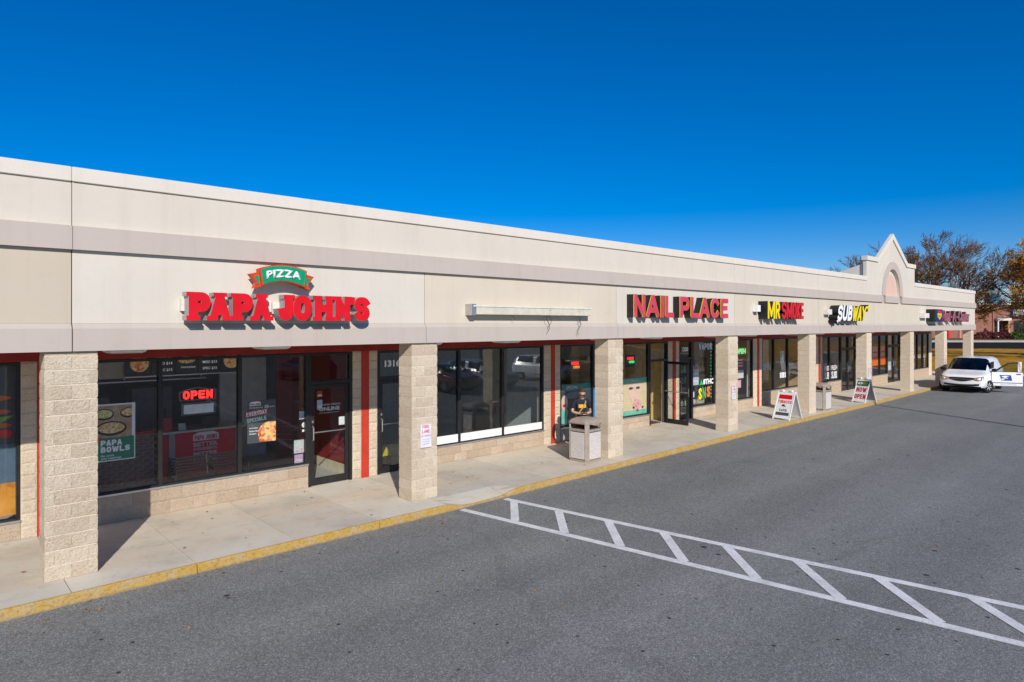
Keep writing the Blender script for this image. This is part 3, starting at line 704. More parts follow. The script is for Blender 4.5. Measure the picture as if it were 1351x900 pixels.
for a, b, zc in ((3.155, 4.60, 3.95), (4.62, 6.2, 3.92)):
    box('raceway', M_race, (a-O1[0], b-O1[0], .06, .149, zc-.10-O1[2], zc+.10-O1[2]), s1)
s2 = thing('ribbon_sign', (4.74, -.12, 4.27), 'small green and orange ribbon sign reading PIZZA above the red letters', 'sign')
def rib(u):  # arched centre line
    return .14-.13*u*u
top = [(x, .39-.16*(x/.42)**2*.55) for x in [-.42+.84*k/16 for k in range(17)]]; bot = [(x, .10-.16*(x/.38)**2*.55) for x in [.38-.76*k/16 for k in range(17)]]
m = MB().prism(top+bot, 'y', -.16, .0, 0); m.build('ribbon_body', M_orange, s2)
top = [(x, .37-.16*(x/.42)**2*.55) for x in [-.395+.79*k/16 for k in range(17)]]; bot = [(x, .118-.16*(x/.38)**2*.55) for x in [.36-.72*k/16 for k in range(17)]]
flat('ribbon_face', top+bot, -.161, M_green, s2, .012)
text('PIZZA', -.31, .31, .13, .265, -.175, M_wht, s2, arcz=.045, thick=.012, bold=.038)
for sg in (-1, 1):
    q = [(sg*.33, .02), (sg*.50, -.03), (sg*.46, .07), (sg*.57, .21), (sg*.40, .25), (sg*.40, .12)]
    m = MB().prism(q, 'y', -.12, .0); m.build('ribbon_tail', M_orange, s2)
    flat('tail_face', [(sg*.41, .05), (sg*.46, .035), (sg*.435, .08), (sg*.50, .175), (sg*.42, .195)], -.121, M_green, s2, .01)
box('bracket', M_race, (-.2, .2, .001, .119, .12, .22), s2)
# bare raceway on the vacant unit
rw = thing('sign_raceway', (9.0, -.12, 3.83), 'bare pale metal sign raceway box left on the beige fascia with loose wires', 'raceway')
box('box', plain('raceway_pale', (.60, .565, .455), .6, var=.12), (.10, 3.95, -.10, .118, .02, .215), rw, .008)
box('end_cap', M_alu, (-.05, .095, -.10, .115, 0, .25), rw, .01); box('lid_lip', M_race, (.0, 3.95, -.115, -.102, .19, .222), rw)
for q, (x, l) in enumerate([(.75, .10), (1.25, .22), (1.65, .04), (2.4, .55), (2.47, .42), (3.55, .62), (3.62, .35)]):
    pts = [(x+.05*math.sin(k*1.3+q), -.108 if k == 0 else -.03+.02*math.sin(k*2.1+q), .15-l*k/5) for k in range(6)]
    MB().tube(pts, .006, 5).build('loose_wire', M_dark, rw)
# NAIL PLACE
s3 = thing('shop_sign', (14.7, -.12, 3.83), 'pink red NAIL PLACE block letters with black sides and yellow edges', 'sign')
for ch, a, b in [('N', 14.72, 15.26), ('A', 15.31, 15.93), ('I', 16.0, 16.19), ('L', 16.23, 16.68), ('P', 17.0, 17.53), ('L', 17.60, 18.08), ('A', 18.10, 18.70), ('C', 18.76, 19.30), ('E', 19.38, 19.85)]:
    if ch == 'I': V, F = union2d([rec(0, .17, 0, .64)], (0, 0, .17, .64)); mb = MB(); extrude2d(mb, V, F, -.13, -.108, 0, 2, 0, (a-14.7, 0)); extrude2d(mb, V, F, -.106, .118, 1, 1, 0, (a-14.7, 0)); o = mb.build('letter', [M_pinkred, M_blk, M_yel], s3); clean_mesh(o.data)
    else: letter(ch, a-14.7, b-14.7, 0, .64, .15, -.13, .118, [M_pinkred, M_blk, M_yel], s3, edge=.022)
# MR SMOKE
s4 = thing('shop_sign', (22.4, -.2, 3.83), 'yellow and red MR SMOKE letters on deep black returns', 'sign')
for ch, a, b in [('M', 22.42, 22.98), ('R', 23.02, 23.38), ('S', 23.52, 23.90), ('M', 23.92, 24.42), ('O', 24.44, 24.78), ('K', 24.80, 25.10), ('E', 25.12, 25.40)]:
    letter(ch, a-22.4, b-22.4, 0, .63, .12, -.16, .198, [M_yel if b < 23.45 else M_papared, M_blk], s4)
box('raceway', M_blk, (-.05, 3.0, .08, .196, .2, .42), s4); box('junction_box', M_wht, (-.42, -.2, -.0, .196, .25, .48), s4)
# SUBWAY
s5 = thing('shop_sign', (28.7, -.2, 3.78), 'slanted white and yellow SUBWAY letters on black returns', 'sign')
SH = .30
for ch, a, b in [('S', 28.62, 29.12), ('U', 29.16, 29.68), ('B', 29.74, 30.22), ('W', 30.26, 30.86), ('A', 30.86, 31.34), ('Y', 31.32, 31.86)]:
    letter(ch, a-28.7, b-28.7, 0, .66, .155, -.18, .198, [M_wht if b < 30.24 else M_yel, M_blk], s5, shear=SH)
m = MB().prism([(3.28, .56), (3.52, .56), (3.48, .42), (3.68, .60), (3.58, .74), (3.55, .67), (3.28, .67)], 'y', -.17, .19, 0, 1); m.build('arrow', [M_yel, M_blk], s5)
m = MB().prism([(-.10, .0), (.02, -.12), (.05, -.03), (.30, -.03), (.30, .06), (.06, .06)], 'y', -.17, .19, 0, 1); m.build('arrow', [M_wht, M_blk], s5)
box('raceway', M_blk, (.05, 3.0, .08, .196, .22, .44), s5); box('junction_box', M_race, (-.55, -.15, -.0, .196, .26, .48), s5)
# last shop
s6 = thing('shop_sign', (42.4, -.25, 3.78), 'burgundy letters beside a navy logo box near the far end of the fascia', 'sign')
box('raceway', M_race, (.05, 7.9, .02, .248, .20, .40), s6); box('junction_box', M_race, (-1.2, -.3, -.0, .246, .20, .46), s6)
m = MB(); m.bevbox(0, 1.42, -.22, .248, 0, .70, .02); m.build('logo_box', M_blk, s6); flat('logo_face', rec(.03, 1.39, .02, .68), -.221, M_navy, s6, .01)
flat('red_bar', rec(.38, 1.14, .50, .62), -.232, M_papared, s6, .006); flat('yellow_badge', [(.36,.46),(.5,.48),(.75,.45),(1.0,.48),(1.16,.46),(1.12,.28),(.75,.10),(.38,.28)], -.232, M_yel, s6, .006)
text('RAC', .50, 1.02, .24, .40, -.239, M_navy, s6, bold=.03)
xx = [('R', 1.50, 2.06, .66), ('e', 2.10, 2.46, .66), ('n', 2.50, 2.86, .66), ('t', 2.90, 3.24, .66), ('-', 3.34, 3.70, .66), ('A', 3.78, 4.42, .66), ('-', 4.56, 4.90, .66), ('C', 5.0, 5.6, .66), ('e', 5.66, 6.02, .66), ('n', 6.06, 6.44, .66), ('t', 6.48, 6.82, .66), ('e', 6.86, 7.22, .66), ('r', 7.28, 7.58, .66)]
for ch, a, b, h in xx: letter(ch, a, b, 0, h, .115 if ch.islower() or ch == '-' else .13, -.20, .019, [M_burg, M_blk, M_retpale], s6, shear=.12, edge=.025)
# FIRE LANE signs on pillars
M_fire = plain('sign_red_print', (.55, .08, .09), .6); M_blue_p = plain('blue_print', (.25, .30, .45), .6)
for px, w_, lab in ((PX[1], .29, 'small white FIRE LANE sign on the pillar beside the empty shop window'), (PX[3], .29, 'small white FIRE LANE sign on the pillar right of the tobacco door'), (PX[5], .29, 'small white FIRE LANE sign on the pillar behind the NOW OPEN board'), (PX[7], .29, 'small white FIRE LANE sign on the pillar beside the parked van')):
    f = thing('fire_lane_sign', (px+.19, -.022, 1.07), lab, 'sign', 'fire lane signs on the pillars')
    m = MB(); m.bevbox(0, w_, -.006, .004, 0, .50, .002); m.build('plate', plain('sign_pale', (.72, .71, .74), .5), f)
    btext('FIRE', .06, .23, .405, .47, -.0075, M_fire, f, .2); btext('LANE', .05, .24, .31, .375, -.0075, M_fire, f, .2)
    text('NO PARKING', .03, .26, .23, .265, -.0075, M_fire, f, bold=.01)
    for k in range(3): text(['VEHICLES WILL', 'BE TOWED AT', 'OWNER EXPENSE'][k], .05, .24, .165-.05*k, .19-.05*k, -.0075, M_blue_p, f, bold=.01)
    m = MB()
    for a, b, c, d in ((.01, w_-.01, .008, .012), (.01, w_-.01, .488, .492), (.01, .014, .012, .488), (w_-.014, w_-.01, .012, .488)): m.box(a, b, -.0085, -.0065, c, d)
    m.build('border', M_fire, f)
# soffit lights: long flush fixtures
for k in range(8):
    for off in (.9, 3.4):
        x = PX[k]+.35+off
        f = thing('canopy_light', (x, 1.25, 3.17), 'white canopy light, '+['left', 'right'][off > 2]+' of the two '+['before the OPEN neon windows', 'before the empty shop window', 'before the nail shop poster window', 'before the tobacco shop windows', 'above the TOBACCO board', 'above the second bin and glass doors', 'above the NOW OPEN board', 'nearest the mall end'][k], 'light fixture', 'lights under the canopy soffit')
        m = MB(); m.bevbox(-.28, .28, -.28, .28, 0, .078, .025); m.build('housing', M_white_p, f)
        m = MB(); m.bevbox(-.23, .23, -.23, .23, -.012, -.001, .004); m.build('lens', plain('lens', (.7, .7, .66), .3), f)

# ================================================================== POSTERS, NEON, FURNITURE IN THE SHOPS
M_posgreen = plain('poster_green', (.01, .19, .10), .5); M_posgrey = plain('poster_charcoal', (.075, .08, .085), .5); M_pred = plain('print_red', (.55, .02, .03), .5)
M_food1 = voromat('rice_bowl', [(.55, .52, .10), (.75, .66, .28), (.80, .76, .5), (.30, .40, .06)], 42); M_food2 = voromat('baked_bowl', [(.40, .20, .07), (.72, .50, .22), (.82, .70, .45), (.60, .36, .12)], 40)
M_pizza = voromat('pizza_print', [(.62, .10, .03), (.78, .48, .14), (.82, .64, .32), (.62, .08, .02), (.80, .56, .22)], 17)
M_wood = foodmat('table_print', [(.30, .16, .09), (.40, .26, .16), (.52, .45, .40)], 7); M_txt = plain('print_white', (.80, .80, .80), .5, var=.02)
PY = GY+.035
p = thing('window_poster', (2.48, PY, 1.12), 'green and photo poster for bowls taped inside the pizza shop window', 'poster')
W_, H_ = .65, 1.05
flat('sheet', rec(0, W_, 0, H_), 0, M_txt, p, .003); flat('photo', rec(.0, W_-.055, .43, H_-.03), -.004, M_wood, p, .003); flat('green_panel', rec(0, W_-.02, .02, .43), -.004, M_posgreen, p, .003)
for cx, cz_, rx, rz, mm in ((.14, .86, .16, .105, M_food1), (.53, .87, .13, .095, M_food2), (.26, .60, .25, .135, M_food2)):
    c = [(max(.005, min(W_-.06, x)), z) for x, z in ell(cx, cz_, rx, rz)]; flat('bowl_print', c, -.008, M_black, p, .003)
    c = [(max(.005, min(W_-.06, x)), z) for x, z in ell(cx, cz_+.01, rx*.85, rz*.74)]; flat('food_print', c, -.012, mm, p, .003)
btext('PAPA', .09, .43, .285, .39, -.009, M_txt, p, .27); btext('BOWLS', .09, .56, .165, .27, -.009, M_txt, p, .27)
text('No crust.', .09, .31, .085, .125, -.009, M_txt, p, bold=.02); text('Just toppings.', .09, .43, .03, .075, -.009, M_txt, p, bold=.02)
flat('red_tag', rec(.02, .11, .39, .44), -.012, M_pred, p, .003)
p = thing('window_poster', (5.22, PY, 1.12), 'charcoal EVERYDAY SPECIALS poster with a pizza taped inside the window', 'poster')
W_, H_ = .61, .90
flat('sheet', rec(0, W_, 0, H_), 0, M_posgrey, p, .003)
flat('logo_print', [(.05,.79),(.28,.79),(.28,.86),(.22,.88),(.11,.88),(.05,.86)], -.004, M_wht, p, .003); btext("PAPA JOHNS", .06, .27, .80, .845, -.008, M_pred, p, .25)
text('Choose from our', .04, .33, .735, .765, -.004, M_txt, p); text('10', .37, .45, .72, .79, -.004, M_txt, p, bold=.03); text('favorites', .47, .58, .735, .765, -.004, M_txt, p)
Mr = Matrix.Rotation(R(-6), 4, 'Y')
flat('red_band', rec(.02, .50, .55, .67), -.004, M_pred, p, .003, Mr); btext('EVERYDAY', .04, .48, .565, .655, -.009, M_txt, p, .2, M=Mr)
flat('green_band', rec(.02, .47, .42, .535), -.004, M_posgreen, p, .003, Mr); btext('SPECIALS', .04, .45, .435, .52, -.009, M_txt, p, .2, M=Mr)
piz = [(.25, .02)]+[(min(.605, .50+.28*math.cos(a)), max(.006, .20+.24*math.sin(a))) for a in [R(200-k*12) for k in range(21)]]+[(.6, .005)]
flat('pizza_print', piz, -.012, M_pizza, p, .003)
for k in range(3): text(['Plus free delivery', 'Medium Pizzas', 'Singles'][k], .04, [.22, .25, .19][k], .30-.06*k, .335-.06*k, -.004, M_txt, p, bold=.02)
# neon OPEN
M_neon = emit_mat('neon_red', (1, .02, .015), 2.2)
n_ = thing('neon_sign', (3.91, GY+.10, 2.11), 'glowing red OPEN neon sign hung inside the pizza shop window', 'neon sign')
m = MB(); fr = [(0, 0), (.70, 0), (.70, .17), (.62, .22), (.35, .27), (.08, .22), (0, .17)]
V, F = union2d([fr], (-.1, -.1, 1, 1), [[(.02, .02), (.68, .02), (.68, .155), (.61, .2), (.35, .248), (.09, .2), (.02, .155)]]); extrude2d(m, V, F, -.02, .02, 0, 0); o = m.build('frame', plain('neon_frame', (.16, .14, .11), .5), n_); clean_mesh(o.data)
btext('OPEN', .07, .63, .035, .20, -.012, M_neon, n_, .24, .2, name='tube_letters', thick=.012)
p = thing('paper_strip', (3.93, PY, 1.83), 'white paper strip in a dark border under the neon sign', 'sign')
flat('backing', rec(0, .66, 0, .25), 0, M_posgrey, p, .003); flat('paper', rec(.05, .61, .03, .21), -.004, plain('paper_pale', (.62, .66, .68), .6), p, .003)
# window stickers
stk = [((6.36, 1.52), (.13, .18), 'pale blue notice stuck beside the pizza shop door', (.35, .5, .62)), ((6.24, .78), (.23, .29), 'photo flyer stuck low beside the pizza shop door', (.45, .5, .48)), ((6.25, .55), (.20, .20), 'purple scribbled flyer at the bottom corner of the window', (.40, .28, .42))]
for (x, z), (a, b), lab, c in stk:
    p = thing('sticker', (x, PY, z), lab, 'sticker'); flat('sheet', rec(0, a, 0, b), 0, plain('st_'+lab[:6], c, .6), p, .003)
    flat('print', rec(a*.1, a*.9, b*.1, b*.45), -.004, foodmat('scribble', [(.05, .05, .08), (.5, .4, .45), (.75, .75, .75)], 30), p, .002)
p = thing('sticker', (6.43, PY, 1.33), 'round white sticker on the glass beside the pizza shop door', 'sticker'); flat('disc', ell(.05, .06, .06, .06), 0, M_wht, p, .003); flat('label', rec(0, .1, -.09, -.04), 0, M_wht, p, .003); flat('ring_print', ell(.05, .06, .04, .04), -.004, plain('pale_blue', (.5, .62, .72), .6), p, .002)
for (x, z, a, b, c, lab) in ((6.78, 1.98, .13, .14, (.5, .05, .06), 'red and white decal at the top of the pizza shop door'), (6.78, 1.70, .13, .22, (.45, .60, .75), 'blue and white decal on the pizza shop door under the red one'), (7.32, 1.30, .16, .19, (.78, .8, .8), 'white decal with a red edge low on the pizza shop door')):
    p = thing('sticker', (x, YW+.09, z), lab, 'sticker'); flat('sheet', rec(0, a, 0, b), 0, plain('dc'+str(z), c, .6), p, .003); flat('print', rec(a*.12, a*.88, b*.15, b*.42), -.004, M_wht, p, .002)
p = thing('door_lettering', (6.82, YW+.085, 1.62), 'frosted ORDER PIZZA ONLINE lettering on the pizza shop door', 'lettering')
M_frost = plain('frosted_vinyl', (.66, .63, .62), .6)
text('ORDER PIZZA', 0, .55, .16, .20, 0, M_frost, p, bold=.03); text('ONLINE', 0, .52, .04, .13, 0, M_frost, p, bold=.05); text('www.papajohns.com', 0, .50, -.02, .01, 0, M_frost, p)
# menu board
mb_ = thing('menu_board', (3.55, 5.38, 2.46), 'row of dark menu panels hung on the bulkhead over the counter', 'menu board')
M_menu = plain('menu_black', (.035, .035, .04), .4); M_mtxt = emit_mat('menu_print_glow', (.8, .8, .78), .22)  # glow added to the menu print to brighten the interior
def add_glow(mat, k):
    m = mat.copy(); b = m.node_tree.nodes['Principled BSDF']; m.node_tree.links.new(b.inputs['Base Color'].links[0].from_socket, b.inputs['Emission Color']); b.inputs['Emission Strength'].default_value = k; return m  # copy of a print with added glow
M_mpiz = add_glow(M_pizza, .12); M_mdish = add_glow(M_food2, .12)
for k, wd in enumerate([.52, .48, .48, .48, .50]):
    x = sum([.52, .48, .48, .48, .50][:k])+.02*k
    m = MB(); m.bevbox(x, x+wd, 0, .05, 0, .52, .006); pn = m.build('panel', M_menu, mb_)
    if k in (0, 4): flat('pizza_photo', ell(x+wd*.55, .28, .19, .19, 16), -.003, M_mpiz, mb_, .003)
    elif k == 2: flat('dish_photo', ell(x+wd*.5, .33, .19, .08, 16), -.003, M_mdish, mb_, .003); text('PAPADIAS', x+.12, x+.44, .14, .18, -.004, M_mtxt, mb_)
    else:
        for r_ in range(3): text(['LARGE $13', 'MED $14', 'SPEC $15'][r_] if k == 1 else ['LARGE $11', 'MED $13', 'SPEC $15'][r_], x+.10, x+wd-.05, .38-.15*r_, .45-.15*r_, -.004, M_mtxt, mb_, bold=.02)
m = MB(); m.box(0, 2.55, -.01, .06, -.03, -.005); m.build('rail', M_alu, mb_)
# counter
co_ = thing('shop_counter', (4.2, 5.2, 0), 'red fronted shop counter with grey posts and white slogan lettering', 'counter')
M_credp = plain('counter_red', (.62, .012, .05), .45)
m = MB(); m.bevbox(.0, 1.9, .1, .75, .01, 1.09, .01); m.build('body', M_credp, co_); m = MB(); m.bevbox(-.05, 1.95, 0, .8, 1.092, 1.15, .01); m.build('counter_top', M_alu, co_)
for x in (.22, 1.72): m = MB(); m.bevbox(x, x+.13, .06, .099, .01, 1.09, .006); m.build('post', plain('post_grey', (.38, .37, .36), .5), co_)
flat('logo_print', [(.75,.86),(1.33,.86),(1.33,1.0),(1.22,1.06),(.86,1.06),(.75,1.0)], .095, M_wht, co_, .004); btext('PAPA JOHNS', .78, 1.30, .88, .99, .089, M_pred, co_, .26)
for k, (tx, z, h) in enumerate((('BETTER', .72, .10), ('INGREDIENTS.', .63, .06), ('BETTER', .49, .10), ('PIZZA', .34, .12))): text(tx, .76, 1.31, z, z+h, .094, M_frost, co_, bold=.03)
for nm, x, a, h, c, lab in (('leaflet_stand', 4.25, .26, .30, (.5, .04, .05), 'red leaflet stand on the left end of the counter'), ('card_terminal', 4.65, .16, .14, (.5, .6, .65), 'pale card terminal on the counter beside the leaflet stand'), ('till', 5.2, .34, .26, (.03, .03, .03), 'black till on the right half of the counter')):
    p = thing(nm, (x, 5.35, 1.151), lab, nm.replace('_', ' ')); m = MB(); m.prism([(0, 0), (.16, 0), (.10, h), (.05, h)], 'x', 0, a); m.build('casing', plain('c_'+nm, c, .5), p); flat('front_panel', rec(a*.12, a*.88, h*.2, h*.9), .02, M_frost, p, .003, Matrix.Rotation(R(-8), 4, 'X'))
# kitchen bits
for k, (x, y, a, b, h, lab) in enumerate(((2.2, 8.2, 1.6, .8, 1.75, 'steel oven along the back of the pizza kitchen'), (4.4, 8.6, 1.0, .7, 1.9, 'tall steel fridge at the back of the pizza kitchen'))):
    p = thing('kitchen_unit', (x, y, .006), lab, 'kitchen unit'); m = MB(); m.bevbox(0, a, 0, b, .1, h, .015); m.build('casing', M_greyp, p); m = MB(); m.bevbox(.08, a-.08, -.02, -.001, .5, h-.2, .01); m.build('door', M_greyp, p); m = MB(); m.tube([(a*.8, -.05, .8), (a*.8, -.05, 1.3)], .015); m.build('handle', M_black, p)
    m = MB()
    for dx in (.05, a-.1):
        for dy in (.05, b-.1): m.box(dx, dx+.05, dy, dy+.05, 0, .099)
    m.build('feet', M_black, p)
p = thing('wall_shelf', (2.0, 7.0, 2.2), 'long steel shelf hung in the pizza kitchen', 'shelf'); m = MB(); m.bevbox(0, 3.8, 0, .4, 0, .04, .006); m.build('board', M_alu, p)
m = MB()
for x in (.05, 1.9, 3.7): m.box(x, x+.03, .18, .21, .041, 1.14)
m.build('hanger', M_alu, p)
# bench
b_ = thing('bench', (3.92, 3.15, .005), 'black metal bench behind the pizza shop window', 'bench')
for k in range(6): m = MB(); m.bevbox(.06, 1.44, .30+.006*k, .325+.006*k, .50+.062*k, .545+.062*k, .005); m.build('slat', M_black, b_)
for k in range(5): m = MB(); m.bevbox(.06, 1.44, -.14+.085*k, -.075+.085*k, .44, .465, .005); m.build('slat', M_black, b_)
for x in (0, .73, 1.44):
    m = MB(); m.tube([(x+.03, -.15, 0), (x+.03, -.12, .43), (x+.03, .26, .43), (x+.03, .35, .88)], .022, 6); m.tube([(x+.03, .26, .43), (x+.03, .36, 0)], .022, 6); m.tube([(x+.03, -.12, .43), (x+.03, -.14, .64), (x+.03, .30, .66)], .018, 6); m.build('leg', M_black, b_)
# unit numbers
for x, t_, lab in ((8.52, '1316', 'white unit number 1316 on the transom glass behind the pillar'), (21.55, '1320', 'faint white unit number on the transom glass of the tobacco shop')):
    p = thing('unit_number', (x, YW+.045, 2.59), lab, 'number'); text(t_, 0, .44, 0, .17, 0, M_wht, p, bold=.05)
# small caution board inside the vacant door
p = thing('caution_sign', (8.88, 3.1, .005), 'small yellow triangle caution sign standing behind the glass door', 'sign'); m = MB(); m.prism([(-.12, .30), (.12, .30), (0, .52)], 'y', -.01, .01); m.build('triangle', M_yel, p); m = MB(); m.box(-.13, .13, -.02, .02, 0, .29); m.build('stand', M_black, p)
# nail shop posters
M_teal = plain('poster_teal', (.05, .24, .20), .5); M_tealt = plain('poster_mint', (.16, .50, .38), .5); M_dteal = plain('poster_dark', (.05, .06, .07), .5); M_sand = plain('poster_sand', (.66, .55, .34), .5, var=.06); M_skin_p = foodmat('portrait_print', [(.62, .42, .34), (.74, .56, .44), (.70, .38, .36)], 5)
def poster_nail(x, w_, lab, kind):
    p = thing('window_poster', (x, GY+.03, .47), lab, 'poster'); H = 1.28
    if kind == 0:
        flat('sheet', rec(0, w_, 0, H), 0, M_dteal, p, .003); flat('top_band', rec(0, w_, H-.22, H), -.004, M_teal, p, .003); text('SPECIAL', .28, .83, H-.16, H-.06, -.009, M_frost, p, bold=.02)
        flat('leaf_print', [(.02, .08), (.30, .02), (.36, .45), (.16, .72), (.0, .5)], -.004, M_tealt, p, .003); flat('nail_print', ell(.20, .70, .15, .24), -.008, M_skin_p, p, .003); flat('lips_print', ell(.20, .62, .09, .05), -.012, M_pred, p, .003); flat('hair_print', ell(.62, .92, .36, .11), -.004, plain('print_grey', (.16, .17, .17), .5), p, .003)
        flat('flower_print', ell(1.05, .52, .16, .30), -.008, M_tealt, p, .003)
    else:
        flat('sheet', rec(0, w_, 0, H), 0, M_sand, p, .003); flat('top_band', rec(0, w_, H-.17, H), -.004, M_tealt, p, .003); flat('foot_band', rec(0, w_, 0, .16), -.004, M_tealt, p, .003); text('NAILS', .5, .9, H-.12, H-.05, -.009, M_sand, p)
        flat('face_print', [(.32, 1.05), (1.12, 1.08), (1.05, .75), (.86, .45), (.68, .36), (.5, .5), (.36, .8)], -.008, M_skin_p, p, .003)
        for ex in (.50, .90): flat('eye_print', ell(ex, .93, .12, .045), -.012, M_dteal, p, .003)
        for fx, fz, r_ in ((.78, .42, .13), (.95, .36, .14), (.86, .26, .11), (.70, .30, .10)): flat('flower_print', ell(fx, fz, r_, r_, 9), -.012-.002*fx, foodmat('petal', [(.55, .12, .16), (.72, .34, .34), (.78, .55, .48)], 12), p, .002)
        for fx, fz in ((.58, .26), (1.1, .24), (.8, .15)): flat('leaf_print', [(fx, fz), (fx+.09, fz+.04), (fx+.14, fz-.02), (fx+.05, fz-.05)], -.018, M_dteal, p, .002)
poster_nail(14.82, 1.47, 'dark teal SPECIAL poster in the window behind the waiting person', 0); poster_nail(17.92, 1.44, 'sand coloured portrait poster with flowers in the nail shop window', 1)
p = thing('window_film', (16.28, YW-.035, .45), 'bright blue strip on the window edge beside the person', 'film'); box('strip', plain('bright_blue', (.02, .20, .50), .4), (0, .12, 0, .012, 0, 1.1), p)
for x, z, lab in ((15.35, 2.22, 'small red and orange neon sign in the window above the person'), (18.25, 2.27, 'small red and green neon sign in the nail shop window')):
    n_ = thing('neon_sign', (x, GY+.1, z), lab, 'neon sign')
    if x > 17: box('backing', M_black, (0, .55, .02, .04, -.12, .30), n_)
    text('NAILS', .08, .42, .12, .22, 0, M_neon, n_, name='tube_letters', thick=.01, bold=.02); text('OPEN', .16, .46, 0, .09, 0, emit_mat('neon_orange', (1, .25, .02), 1.2) if x < 17 else emit_mat('neon_green', (.02, 1, .2), 1.2), n_, name='tube_letters', thick=.01, bold=.02)
# nail shop inside: partition with opening sunlit, tables
p = thing('doormat', (19.55, 2.75, .006), 'red brown doormat inside the open shop door', 'doormat'); box('mat', plain('mat_red', (.16, .035, .025), .95), (0, .85, 0, .8, 0, .015), p)
P('inner_wall', M_tan, (19.55, 20.8, 6.4, 6.5, .005, 3.34)); P('inner_wall', M_tan, (20.0, 20.12, 4.2, 6.39, .005, 3.34)); P('wainscot', plain('wainscot_tan', (.50, .33, .10), .7), (19.985, 19.999, 4.2, 6.39, .005, 1.2))
for x, y in ((16.0, 5.0), (18.2, 5.6)):
    p = thing('manicure_table', (x, y, .006), 'white manicure table standing in the nail shop '+('behind the person' if x < 17 else 'behind the portrait poster'), 'table', 'manicure tables in the nail shop'); m = MB(); m.bevbox(0, 1.1, 0, .5, .74, .78, .01); m.build('table_top', M_wht, p)
    for dx in (.03, 1.03): m = MB(); m.box(dx, dx+.05, .05, .45, 0, .739); m.build('leg', M_greyp, p)
# tobacco shop decals
E_ = plain
p = thing('window_lettering', (22.75, GY-.012, 2.62), 'white VAPOR lettering across the top of the tobacco shop window', 'lettering'); btext('VAPOR', 0, 1.0, 0, .26, 0, plain('vinyl_blue', (.60, .74, .86), .5), p, .24)
p = thing('window_lettering', (22.85, GY-.012, 1.24), 'white THC lettering with a green triangle on the tobacco shop window', 'lettering'); text('8THC', .22, 1.0, 0, .22, 0, M_wht, p, bold=.05); flat('triangle', [(-.05, 0), (.22, 0), (.09, .22)], 0, plain('vivid_green', (.02, .48, .14), .5), p, .002)
p = thing('window_lettering', (22.68, GY-.012, .66), 'yellow green and orange bubble lettering low on the tobacco shop window', 'lettering')
for k, (a, b, ch, c) in enumerate(((0, .34, 'S', (.75, .62, .03)), (.30, .62, 'N', (.10, .42, .12)), (.60, .98, 'S', (.72, .16, .05)))):
    text(ch, a+.02, b, -.04+.03*k, .50+.02*k, .004, M_black, p, bold=.12); text(ch, a+.04, b-.04, .0+.03*k, .46+.02*k, 0, plain('bub%d' % k, c, .5), p, bold=.06)
for x, z, a, b, c, lab in ((22.35, 1.25, .45, .62, (.40, .48, .62), 'pale blue notice in the tobacco shop window'), (22.32, .78, .16, .22, (.5, .65, .8), 'small blue card low in the tobacco shop window'), (25.75, 1.72, .62, .52, (.30, .03, .035), 'dark red poster in the window beside the brick pier'), (25.85, 1.32, .52, .34, (.62, .60, .55), 'cream notice under the dark red poster'), (25.85, .92, .30, .33, (.75, .35, .45), 'pink notice low in the window beside the pier')):
    p = thing('window_notice', (x, GY+.02, z), lab, 'notice'); flat('sheet', rec(0, a, 0, b), 0, plain('nt'+lab[:9], c, .6), p, .003)
    for r_ in range(3): flat('print_line', rec(a*.12, a*.85, b*(.2+.24*r_), b*(.3+.24*r_)), -.004, M_frost, p, .002)
p = thing('neon_sign', (25.72, GY+.05, 2.36), 'green OPEN sign in the window right of the pillar', 'neon sign'); flat('backing', rec(-.03, .95, -.04, .27), .02, plain('pale_green', (.05, .4, .12), .5), p, .01); text('OPEN', 0, .9, 0, .23, 0, emit_mat('led_green', (.35, 1, .4), .8), p, name='tube_letters', bold=.04, thick=.008)
p = thing('light_string', (23.74, GY+.05, .6), 'string of small green lights down the edge of the tobacco shop window', 'light string'); m = MB(); m.tube([(0, 0, 0), (0, 0, 2.3)], .006, 5); m.build('cable', M_black, p); m = MB()
for k in range(16): m.box(-.03, .03, -.02, .0, .08+.14*k, .13+.14*k)
m.build('lamps', emit_mat('lamp_green', (.02, .5, .15), .5), p)
for k in range(3):
    p = thing('display_shelf', (22.4+1.5*k, 4.6, .006), ['display shelf of coloured boxes behind the VAPOR window', 'display shelf of coloured boxes behind the pillar', 'display shelf of coloured boxes behind the red poster'][k], 'shelf'); m = MB()
    for z in (.02, .5, .98, 1.46, 1.94): m.box(0, 1.3, 0, .35, z, z+.03)
    m.box(-.03, 0, 0, .35, 0, 2.1); m.box(1.3, 1.33, 0, .35, 0, 2.1); m.build('shelf_frame', M_dark, p); m = MB()
    for z in (.05, .53, 1.01, 1.49):
        x = .02
        while x < 1.2: a = rnd.uniform(.05, .12); m.box(x, x+a, .05, .3, z+.002, z+rnd.uniform(.15, .36)); x += a+.01
    m.build('stock', voromat('stock_mix', [(.4, .1, .08), (.1, .2, .4), (.5, .45, .2), (.1, .3, .12), (.5, .5, .5)], 8), p, kind='stuff')
